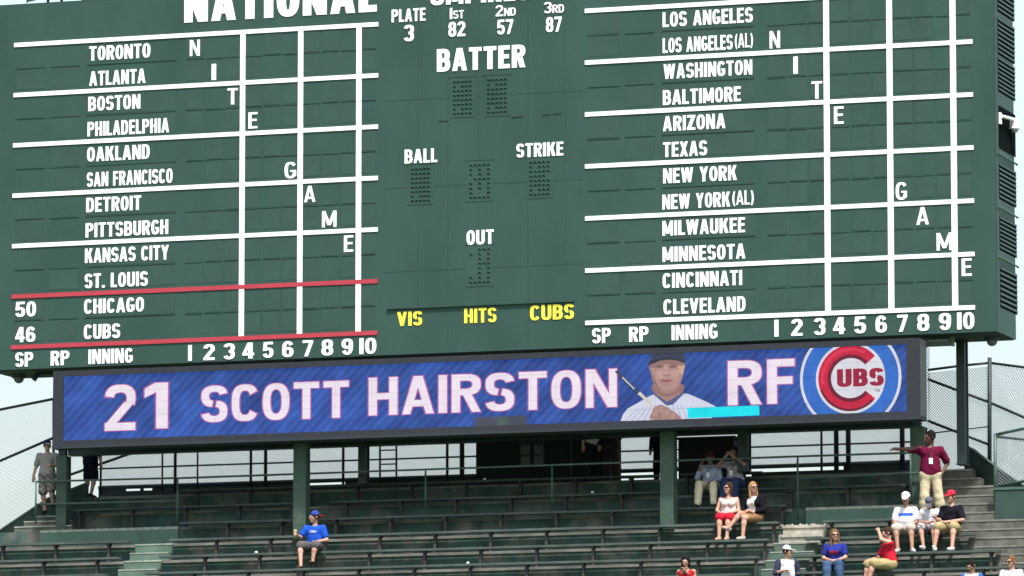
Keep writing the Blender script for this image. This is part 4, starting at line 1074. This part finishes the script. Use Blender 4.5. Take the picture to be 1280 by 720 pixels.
    if shirt is not None:
        v = Vox(lo, hi, .0135); torso(v, .016, hips=False); v.cap(J['pel']+V3(-.06, 0, .04), J['pel']+V3(.06, 0, .04), .112*fat+.018, k=.05)
        if sleeve > 0:
            for s_ in 'lr': arm(v, .020 if sleeve <= 1 else .013, s_, sleeve)
        nk = J['neck']+V3(0, -.01, .012 if not tank else -.03); v.cut(nk, (0, -.45, 1))
        if tank: v.cap(J['neck']+V3(0, -.11, -.02), J['neck']+V3(0, -.13, -.03), .075, k=.01, mode='sub')
        mats = shirt if isinstance(shirt, list) else [shirt]
        cls = None
        if sleevecol is not None:
            mats = mats+[sleevecol]
            def cls(c):
                wl = (np.abs(c[:, 0]-J['chest'][0]) > .150); return wl.astype(int)
        if extra and extra[0] == 'stripe':
            mats = mats+[extra[1]]; z0, z1 = extra[2], extra[3]
            def cls(c): return ((c[:, 2] > z0) & (c[:, 2] < z1) & (np.abs(c[:, 0]) < (.15 if extra[1].name.endswith('stripe') else .085)) & (c[:, 1] < .0)).astype(int)
        if openfront is not None:
            mats = mats+[openfront]
            def cls(c): return ((np.abs(c[:, 0]-.0) < .085) & (c[:, 1] < -.03) & (c[:, 2] < J['neck'][2])).astype(int)
        kid('shirt', v, mats, cls=cls)
        if extra and extra[0] == 'print':
            # block lettering lying just in front of the chest cloth
            mm = M(); c = J['chest']; V_ = np.array([q.co[:] for q in kids[-1].data.vertices])
            for (txt, dx, z0, z1, w_) in extra[2]:
                n0 = len(mm.v); text_mesh(mm, txt, dx-w_, dx+w_, z0, z1, 0, 0, .19, .17)
                for i in range(n0, len(mm.v)):
                    x, y, z = mm.v[i]; near = V_[(np.abs(V_[:, 0]-x) < .03) & (np.abs(V_[:, 2]-z) < .03)]
                    mm.v[i] = (x, (near[:, 1].min() if len(near) else c[1]-.13)-.006, z)
            kid('shirt_print', mm, [extra[1]], False)
    # shoes
    for s_ in 'lr':
        if shoe is None: continue
        A, Tt = J['a'+s_], J['t'+s_]
        mn = np.minimum(A, Tt)-.12; mx_ = np.maximum(A, Tt)+.12
        v = Vox(mn, mx_, .011); v.cap(A+V3(0, .03, -.035), Tt, .044, .038, k=.02); v.cap(A+V3(0, .02, -.02), A+V3(0, .02, .0), .045, .044, k=.02); v.cut(A+V3(0, 0, .02), (0, 0, 1)); 
        kid('shoe', v, [shoe])
    # hair
    if hair:
        hm = mat('hair '+hair[0], HAIRC[hair[0]], .9, .3, 40, spec=.05, stretch=(1, 1, .2))
        v = Vox(H-.30 if hair[1] == 'long' else H-.16, H+.17, .0115)
        v.cap(hp(0, .018, .040), hp(0, .0, .012), .101, .094, k=.03, sc=(.88, 1, 1.05))
        v.cap(hp(0, -.13, -.035), hp(0, -.10, .02), .088, .062, k=.01, mode='sub')
        v.cap(hp(0, -.06, -.16), hp(0, -.05, -.06), .085, .07, k=.01, mode='sub')
        if hair[1] == 'long':
            for x in (-.07, .07): v.cap(hp(x, .02, .02), hp(x*1.15, -.02, -.22), .038, .026, k=.03)
            v.cap(hp(0, .06, .0), hp(0, .075, -.20), .075, .055, k=.03)
        elif hair[1] == 'bob':
            for x in (-.075, .075): v.cap(hp(x, .02, .02), hp(x*1.05, .0, -.10), .034, .026, k=.03)
            v.cap(hp(0, .06, .0), hp(0, .06, -.10), .07, .05, k=.03)
        else: v.cut(hp(0, .03, -.06), RM@V3(0, -.2, -1))
        kid('hair', v, [hm])
    if cap:
        cm, bd, bm = cap
        v = Vox(H-.24, H+.26, .0115); v.cap(hp(0, .012, .055), hp(0, .012, .050), .108, k=.02, sc=(.9, 1.02, .95)); v.cut(hp(0, 0, .045), RM@V3(0, .12, -1))
        kid('cap', v, [cm])
        v = Vox(H-.26, H+.28, .0115); sg = -1 if bd == 'front' else 1
        v.cap(hp(0, sg*.085, .052), hp(0, sg*.155, .040 if sg < 0 else .02), .073, .060, k=.02, sc=(1, 1, 1)); 
        v.cut(hp(0, sg*.09, .060), RM@V3(0, sg*.25, 1)); v.cut(hp(0, sg*.09, .042), RM@V3(0, -sg*.25, -1)); 
        kid('cap_brim', v, [bm])
    if glasses:
        mm = M()
        for x in (-.034, .034): mm.ball(hp(x, -.101, .014), (.030, .013, .021), 10)
        mm.tube(hp(-.02, -.108, .02), hp(.02, -.108, .02), .006, n=6)
        for x in (-1, 1): mm.tube(hp(x*.06, -.09, .018), hp(x*.086, .01, .018), .005, n=6)
        kid('sunglasses', mm, [GLASSM])
    if badge:
        bx_, bz = badge; c = J['chest']; V_ = np.array([q.co[:] for q in kids[[k.name.split('.')[0] for k in kids].index('shirt')].data.vertices])
        near = V_[(np.abs(V_[:, 0]-bx_) < .05) & (np.abs(V_[:, 2]-bz) < .08)]; yf = near[:, 1].min()-.01
        mm = M(); mm.box((bx_-.035, yf-.006, bz-.055), (bx_+.035, yf, bz+.055)); kid('badge', mm, [BADGEW], False)
        mm = M(); n2 = J['neck']
        for x in (-.05, .05): 
            nn = V_[(np.abs(V_[:, 0]-x) < .03) & (np.abs(V_[:, 2]-(n2[2]-.05)) < .03)]; ys = nn[:, 1].min()-.008 if len(nn) else yf
            mm.tube((bx_, yf, bz+.05), (x*.9, ys, n2[2]-.05), .006, n=5); mm.tube((x*.9, ys, n2[2]-.05), (x*1.2, n2[1]+.01, n2[2]+.03), .006, n=5)
        kid('lanyard', mm, [LANY], False)
    root.location = tuple(map(float, loc)); root.rotation_euler = (0, 0, R(rotz)); root.scale = (scale,)*3
    tag(root, label, 'person', group)
    return root, (lambda p: Vector(loc)+Matrix.Rotation(R(rotz), 3, 'Z')@(Vector(tuple(map(float, p)))*scale)), J
def seat(px, k, back=.14, dz=0.0):
    x = bx(px, k); return (x, yb(k)+back, PT(k)+dz)
C = cloth
TANS = mat('cloth khaki', tuple(q*.5 for q in srgb(196, 178, 132)), .9, .12, 8, spec=.08); KHA = mat('cloth light khaki', tuple(q*.5 for q in srgb(222, 208, 170)), .9, .1, 8, spec=.08)
# man in the blue shirt
r_, W_, J_ = person('seated man in bright blue tee, backwards blue and red cap and grey shorts', seat(391, 3, dz=.01), 8, 1.07, SIT,
       dict(yaw=-55, sl=(-.18, -.02, .50), el=(-.30, -.08, .30), wl=(-.33, -.30, .33), hl=(-.1, -.6, .6), er=(.27, -.05, .24), wr=(.10, -.26, .19), hr=(-.9, -.4, -.1),
            kl=(-.25, -.34, .10), al=(-.20, -.50, -.34), tl=(-.24, -.62, -.40), kr=(.09, -.40, .10), ar=(.05, -.44, -.24), tr=(.02, -.58, -.28)), 'fair',
       C('bright blue', (38, 92, 214)), .66, ('shorts', C('grey shorts', (104, 100, 100))), C('brown shoe', (72, 58, 52)), (C('royal blue cap', (58, 82, 170)), 'back', C('red brim', (214, 52, 72))), ('brown', 'short'),
       extra=('print', C('white print', (235, 235, 245)), [('CUBS', -.01, .395, .445, .075)]))
h = W_(J_['wl']+V3(-.02, -.10, .06)); m = M(); m.tube((h.x, h.y, h.z-.07), (h.x, h.y, h.z+.06), .032, .042, 14)
o = obj('cup', m, mat('paper cup tan', (.50, .36, .22), .6), None, loc=tuple(h)); tag(o, 'tan drink cup held by the man in the bright blue tee', 'cup')
# pair with badges
r_, W_, J_ = person('man with badge in pale blue shirt and khaki trousers sitting in the shade', seat(886, 0), 6, 1.02, SIT,
       dict(yaw=4, kl=(-.19, -.38, .10), kr=(.15, -.40, .08), al=(-.20, -.50, -.36), ar=(.17, -.52, -.36), tl=(-.24, -.63, -.41), tr=(.2, -.65, -.41), el=(-.27, -.16, .27), wl=(-.20, -.22, .50), hl=(.4, -.2, 1), er=(.24, -.08, .24), wr=(.06, -.24, .17)), 'tan',
       C('pale blue shirt', (196, 212, 240)), 1.5, ('trousers', mat('cloth pale khaki', (.68, .60, .43), .9, .1, 8, spec=.08)), C('dark shoe', (60, 56, 56)), (C('maroon cap', (110, 48, 60)), 'front', C('maroon cap', (110, 48, 60))), ('dark', 'short'), True, (-.03, .33))
person('person with badge in grey top and jeans holding both hands to their eyes', seat(917, 0, dz=.03), 0, 1.10, SIT,
       dict(yaw=-15, el=(-.30, -.24, .47), wl=(-.10, -.30, .66), hl=(.5, .1, .5), er=(.28, -.26, .47), wr=(.02, -.30, .66), hr=(-.5, .1, .5), kl=(-.11, -.40, .10), kr=(.11, -.40, .10)), 'light',
       C('heather grey', (206, 198, 210)), .6, ('trousers', C('dark jeans', (64, 78, 120))), C('dark shoe', (60, 56, 56)), None, ('dark', 'bob'), False, (-.03, .30), female=True)
# two women
person('dark haired woman in white tank top, red shorts and sunglasses seated in the sun', seat(909, 2, dz=.01), 4, 1.07, SIT,
       dict(yaw=-30, kl=(-.11, -.42, .08), kr=(.08, -.42, .08), al=(-.10, -.52, -.35), ar=(.07, -.52, -.35), tl=(-.13, -.64, -.40), tr=(.07, -.65, -.40), el=(-.24, -.08, .26), wl=(-.13, -.26, .19), er=(.23, -.06, .26), wr=(.07, -.26, .18)), 'fair',
       C('white top', (240, 234, 232)), 0, ('shorts', C('red shorts', (222, 40, 62))), skinm('fair'), None, ('brown', 'bob'), True, female=True, tank=True, fat=1.06)
person('blond woman in black cardigan over white top with tan shorts and crossed legs', seat(941, 2, dz=.01), -12, 1.06, SIT,
       dict(yaw=52, kl=(-.12, -.42, .16), al=(-.30, -.60, -.15), tl=(-.42, -.64, -.13), kr=(-.02, -.42, .06), ar=(-.02, -.50, -.35), tr=(-.06, -.64, -.40), el=(-.22, -.08, .25), wl=(-.02, -.25, .22), hl=(1, -.3, 0), er=(.24, -.04, .24), wr=(.04, -.24, .2), hr=(-1, -.2, .1)), 'fair',
       C('black cardigan', (26, 26, 34)), 1.55, ('skirt', C('tan shorts', (170, 128, 92))), C('pale sandal', (212, 196, 186)), None, ('blond', 'long'), True, female=True, openfront=C('white top', (240, 234, 232)))
# woman in red at the bottom
person('woman in a red tank top looking down at her hands at the bottom edge', seat(857, 6), 4, 1.0, SIT,
       dict(pitch=22, chest=(0, -.08, .36), neck=(0, -.12, .50), head=(0, -.18, .67), sl=(-.17, -.10, .45), sr=(.17, -.10, .45), el=(-.20, -.10, .28), wl=(-.05, -.25, .42), hl=(.5, -.1, .8), er=(.20, -.10, .28), wr=(.04, -.25, .42), hr=(-.5, -.1, .8)), 'light',
       C('red tank', (190, 40, 52)), 0, ('shorts', C('denim shorts', (70, 84, 120))), C('dark shoe', (60, 56, 56)), None, ('dark', 'bob'), False, female=True, tank=True)
# raglan man
person('man in white and navy raglan shirt with a white cap walking up the aisle', (X(984, 720, -2.3), -2.3, Z(984, 682, -2.3)-1.74), 25, 1.0, STAND,
       dict(yaw=60, el=(-.27, -.02, 1.12), wl=(-.10, -.20, 1.17), hl=(1, -.1, .1), er=(.27, .03, 1.10), wr=(.25, -.10, .88)), 'fair',
       C('white raglan', (232, 230, 238)), 1.15, ('shorts', C('grey shorts', (104, 100, 100))), C('dark shoe', (60, 56, 56)), (C('white cap', (242, 242, 246)), 'front', C('white cap', (242, 242, 246))), ('dark', 'short'), sleevecol=C('navy sleeve', (66, 68, 92)), fat=1.08)
# woman in jeans
person('woman with long brown hair, sunglasses, blue tee with red print and jeans', seat(1042, 5, dz=.01), 5, 1.07, SIT,
       dict(yaw=22, kl=(-.10, -.42, .10), kr=(.14, -.40, .12), al=(-.08, -.52, -.35), tl=(-.1, -.65, -.40), ar=(.18, -.42, -.30), tr=(.22, -.55, -.36), el=(-.23, -.08, .26), wl=(-.02, -.28, .19), hl=(1, -.4, -.2), er=(.23, -.08, .27), wr=(.10, -.26, .20), hr=(-1, -.4, -.2)), 'fair',
       C('royal tee', (46, 58, 150)), .6, ('trousers', C('blue jeans', (72, 98, 134))), C('dark shoe', (60, 56, 56)), None, ('light brown', 'long'), True, female=True, extra=('stripe', C('red print', (176, 56, 92)), .335, .40))
# man in red
person('man in red tee and khaki shorts turned left with one forearm raised over his face', seat(1110, 5, dz=.01), -52, 1.08, SIT,
       dict(yaw=-12, pitch=8, er=(.10, -.22, .60), sr=(.17, -.06, .53), wr=(-.10, -.20, .80), hr=(-.7, .2, .5), el=(-.25, -.14, .26), wl=(-.18, -.38, .19), hl=(0, -1, -.3), kl=(-.14, -.42, .10), kr=(.12, -.42, .10), al=(-.13, -.52, -.34), ar=(.11, -.54, -.34)), 'fair',
       C('red tee', (214, 42, 62)), .66, ('shorts', TANS), C('brown shoe', (72, 58, 52)), None, ('brown', 'short'))
# three in caps
person('man in white polo with a blue chest stripe and white cap', seat(1131, 3, dz=.02), 6, 1.08, SIT,
       dict(yaw=2, pitch=14, kl=(-.16, -.42, .10), kr=(.16, -.40, .10), al=(-.10, -.54, -.34), ar=(.20, -.54, -.34), tl=(-.13, -.66, -.40), tr=(.26, -.65, -.40)), 'tan',
       C('white polo', (238, 238, 244)), .75, ('shorts', C('cream shorts', (214, 200, 190))), C('white shoe', (225, 225, 228)), (C('white cap', (242, 242, 246)), 'front', C('white cap', (242, 242, 246))), ('brown', 'short'), False, fat=1.12, extra=('stripe', C('blue chest stripe', (60, 110, 205)), .36, .43))
person('boy in grey cap, white tee and plaid shorts bending his head down', seat(1161, 3, dz=.04), 8, .96, SIT,
       dict(pitch=42, chest=(0, -.07, .39), neck=(0, -.11, .53), head=(0, -.19, .68), sl=(-.165, -.09, .48), sr=(.165, -.09, .48), wl=(-.05, -.32, .22), wr=(.07, -.32, .22), hl=(.8, -.4, 0), hr=(-.8, -.4, 0), kl=(-.18, -.42, .10), kr=(.13, -.42, .10), al=(-.10, -.56, -.37), ar=(.15, -.56, -.37)), 'light',
       C('white tee', (230, 230, 240)), .66, ('shorts', [C('plaid pale', (206, 196, 200)), C('plaid dark', (120, 110, 124))]), C('white shoe', (225, 225, 228)), (C('grey cap', (106, 104, 122)), 'front', C('grey cap', (106, 104, 122))), ('brown', 'short'))
person('man in red cap, black polo and khaki shorts at the end of the bench', seat(1188, 3, dz=.02), -4, 1.09, SIT,
       dict(yaw=-22, pitch=4, el=(-.22, -.14, .27), wl=(-.22, -.30, .26), hl=(-.3, -.5, .5), er=(.27, -.12, .25), wr=(-.06, -.30, .20), hr=(-1, -.2, .1), kl=(-.17, -.42, .10), kr=(.17, -.40, .10), al=(-.20, -.54, -.34), ar=(.18, -.54, -.34)), 'fair',
       C('black polo', (30, 28, 38)), .75, ('shorts', TANS), C('white shoe', (225, 225, 228)), (C('red cap', (222, 52, 74)), 'front', C('red cap', (222, 52, 74))), ('brown', 'short'), False)
# pointing man
fy = 0.62; zf = T(1); pm = (Z(1158, 538.5, fy)-zf)/1.73
person('standing man in maroon polo and cream trousers pointing out to the left', (X(1163, 600, fy), fy, zf), 22, pm, STAND,
       dict(yaw=-72, sl=(-.20, -.02, 1.38), el=(-.44, -.20, 1.36), wl=(-.66, -.36, 1.35), hl=(-1, -.5, 0), er=(.33, .06, 1.13), wr=(.21, -.02, .93), hr=(-.6, -.2, -.6), kl=(-.12, -.05, .49), al=(-.12, .0, .09), kr=(.15, -.04, .49), ar=(.20, .02, .09)), 'brown',
       C('maroon polo', (112, 22, 58)), .78, ('trousers', mat('cloth cream', tuple(q*.5 for q in srgb(232, 218, 184)), .9, .08, 8, spec=.08)), C('dark shoe', (60, 56, 56)), None, ('dark', 'short'), False, (-.01, 1.15), fat=1.04)
# bottom right
person('dark haired man in white and blue jersey looking down at the bottom edge', seat(1213, 7, dz=.05), 8, 1.0, SIT,
       dict(yaw=-38, pitch=28), 'tan', C('white jersey', (226, 226, 240)), .66, ('shorts', TANS), C('dark shoe', (60, 56, 56)), None, ('dark', 'short'), sleevecol=C('blue sleeve', (62, 104, 196)))
person('man in plain white shirt and sunglasses at the bottom right corner', seat(1263, 7, dz=.10), 6, 1.02, SIT,
       dict(yaw=-35, pitch=6), 'fair', C('plain white shirt', (232, 226, 242)), .7, ('shorts', TANS), C('dark shoe', (60, 56, 56)), None, ('light brown', 'short'), True)
# left: man on the steps
fy = 1.35; sc_ = 1.0
person('man in grey tee, plaid shorts and dark cap standing on the far left steps', (X(59, 600, fy), fy, Z(57, 552, fy)-1.74), 14, 1.02, STAND,
       dict(yaw=20, el=(-.27, .04, 1.13), wl=(-.33, .02, .90), er=(.26, -.02, 1.12), wr=(.12, -.25, 1.12), hr=(-.2, -1, .1), kl=(-.09, -.05, .50), al=(-.06, .06, .10), tl=(-.08, -.08, .03), kr=(.12, -.14, .56), ar=(.14, .0, .24), tr=(.17, -.14, .18)), 'fair',
       C('light grey tee', (172, 168, 166)), .8, ('shorts', [C('plaid grey', (150, 144, 138)), C('plaid grey dark', (96, 92, 92))]), C('black shoe', (34, 34, 38)), (C('navy cap', (40, 44, 62)), 'front', C('white brim', (210, 210, 216))), ('dark', 'short'), True)
# shaded walkers
fy = 2.75
person('person in dark navy clothes with bare calves walking away at the left', (X(113, 600, fy), fy, T(-2)), 160, 1.0, STAND,
       dict(kl=(-.11, -.02, .49), al=(-.14, .12, .10), tl=(-.15, -.02, .03)), 'fair', C('dark navy tee', (22, 26, 46)), .75, ('shorts', C('dark navy shorts', (24, 26, 40))), C('dark shoe', (60, 56, 56)), None, ('dark', 'short'))
person('person in white shirt and dark trousers standing in shade beside the black booth', (X(742, 590, 2.7), 2.7, T(-2)), 20, 1.0, STAND,
       dict(), 'light', C('white shirt', (214, 214, 226)), .7, ('trousers', C('charcoal trousers', (44, 44, 56))), C('dark shoe', (60, 56, 56)), None, ('dark', 'short'))
person('person in dark jacket with elbow out standing in shade behind the top bench', (X(763, 590, 2.75), 2.75, T(-2)), 10, 1.0, STAND,
       dict(er=(.36, .05, 1.18), wr=(.20, -.05, 1.0), hr=(-1, 0, -.2)), 'light', C('dark jacket', (46, 36, 50)), 1.9, ('trousers', C('brown trousers', (66, 52, 54))), C('dark shoe', (60, 56, 56)), None, ('dark', 'short'))
person('dark clothed figure mostly hidden behind a riveted green column', (X(826, 590, 3.2), 3.2, T(-2)), 0, .9, STAND,
       dict(), 'tan', C('black clothes', (18, 18, 26)), 1.9, ('trousers', C('black clothes', (18, 18, 26))), C('dark shoe', (60, 56, 56)), None, ('dark', 'short'))

# litter left on the benches
for px, k, lab in ((583, 4, 'crumpled white paper lying on a bench near the bottom of the middle block'), (318, 3, 'tiny white paper scrap on the bench left of the man in blue'),
                   (739, 0, 'white cup lid left on the shaded bench under the black booth'), (604, -1, 'white paper scrap on the topmost bench below the black booth')):
    p = Vector(seat(px, k, .10)); m = M(); m.ball((p.x, p.y, p.z+.025), (.035, .03, .026), 10)
    m.v = [(x+random.uniform(-.007, .007), y+random.uniform(-.007, .007), z+random.uniform(-.008, .008)) for x, y, z in m.v]
    o = obj('litter', m, mat('litter white', (.75, .75, .74), .8, .05), None, loc=tuple(p)); tag(o, lab, 'litter', 'litter left on the benches'); o['kind'] = 'thing'
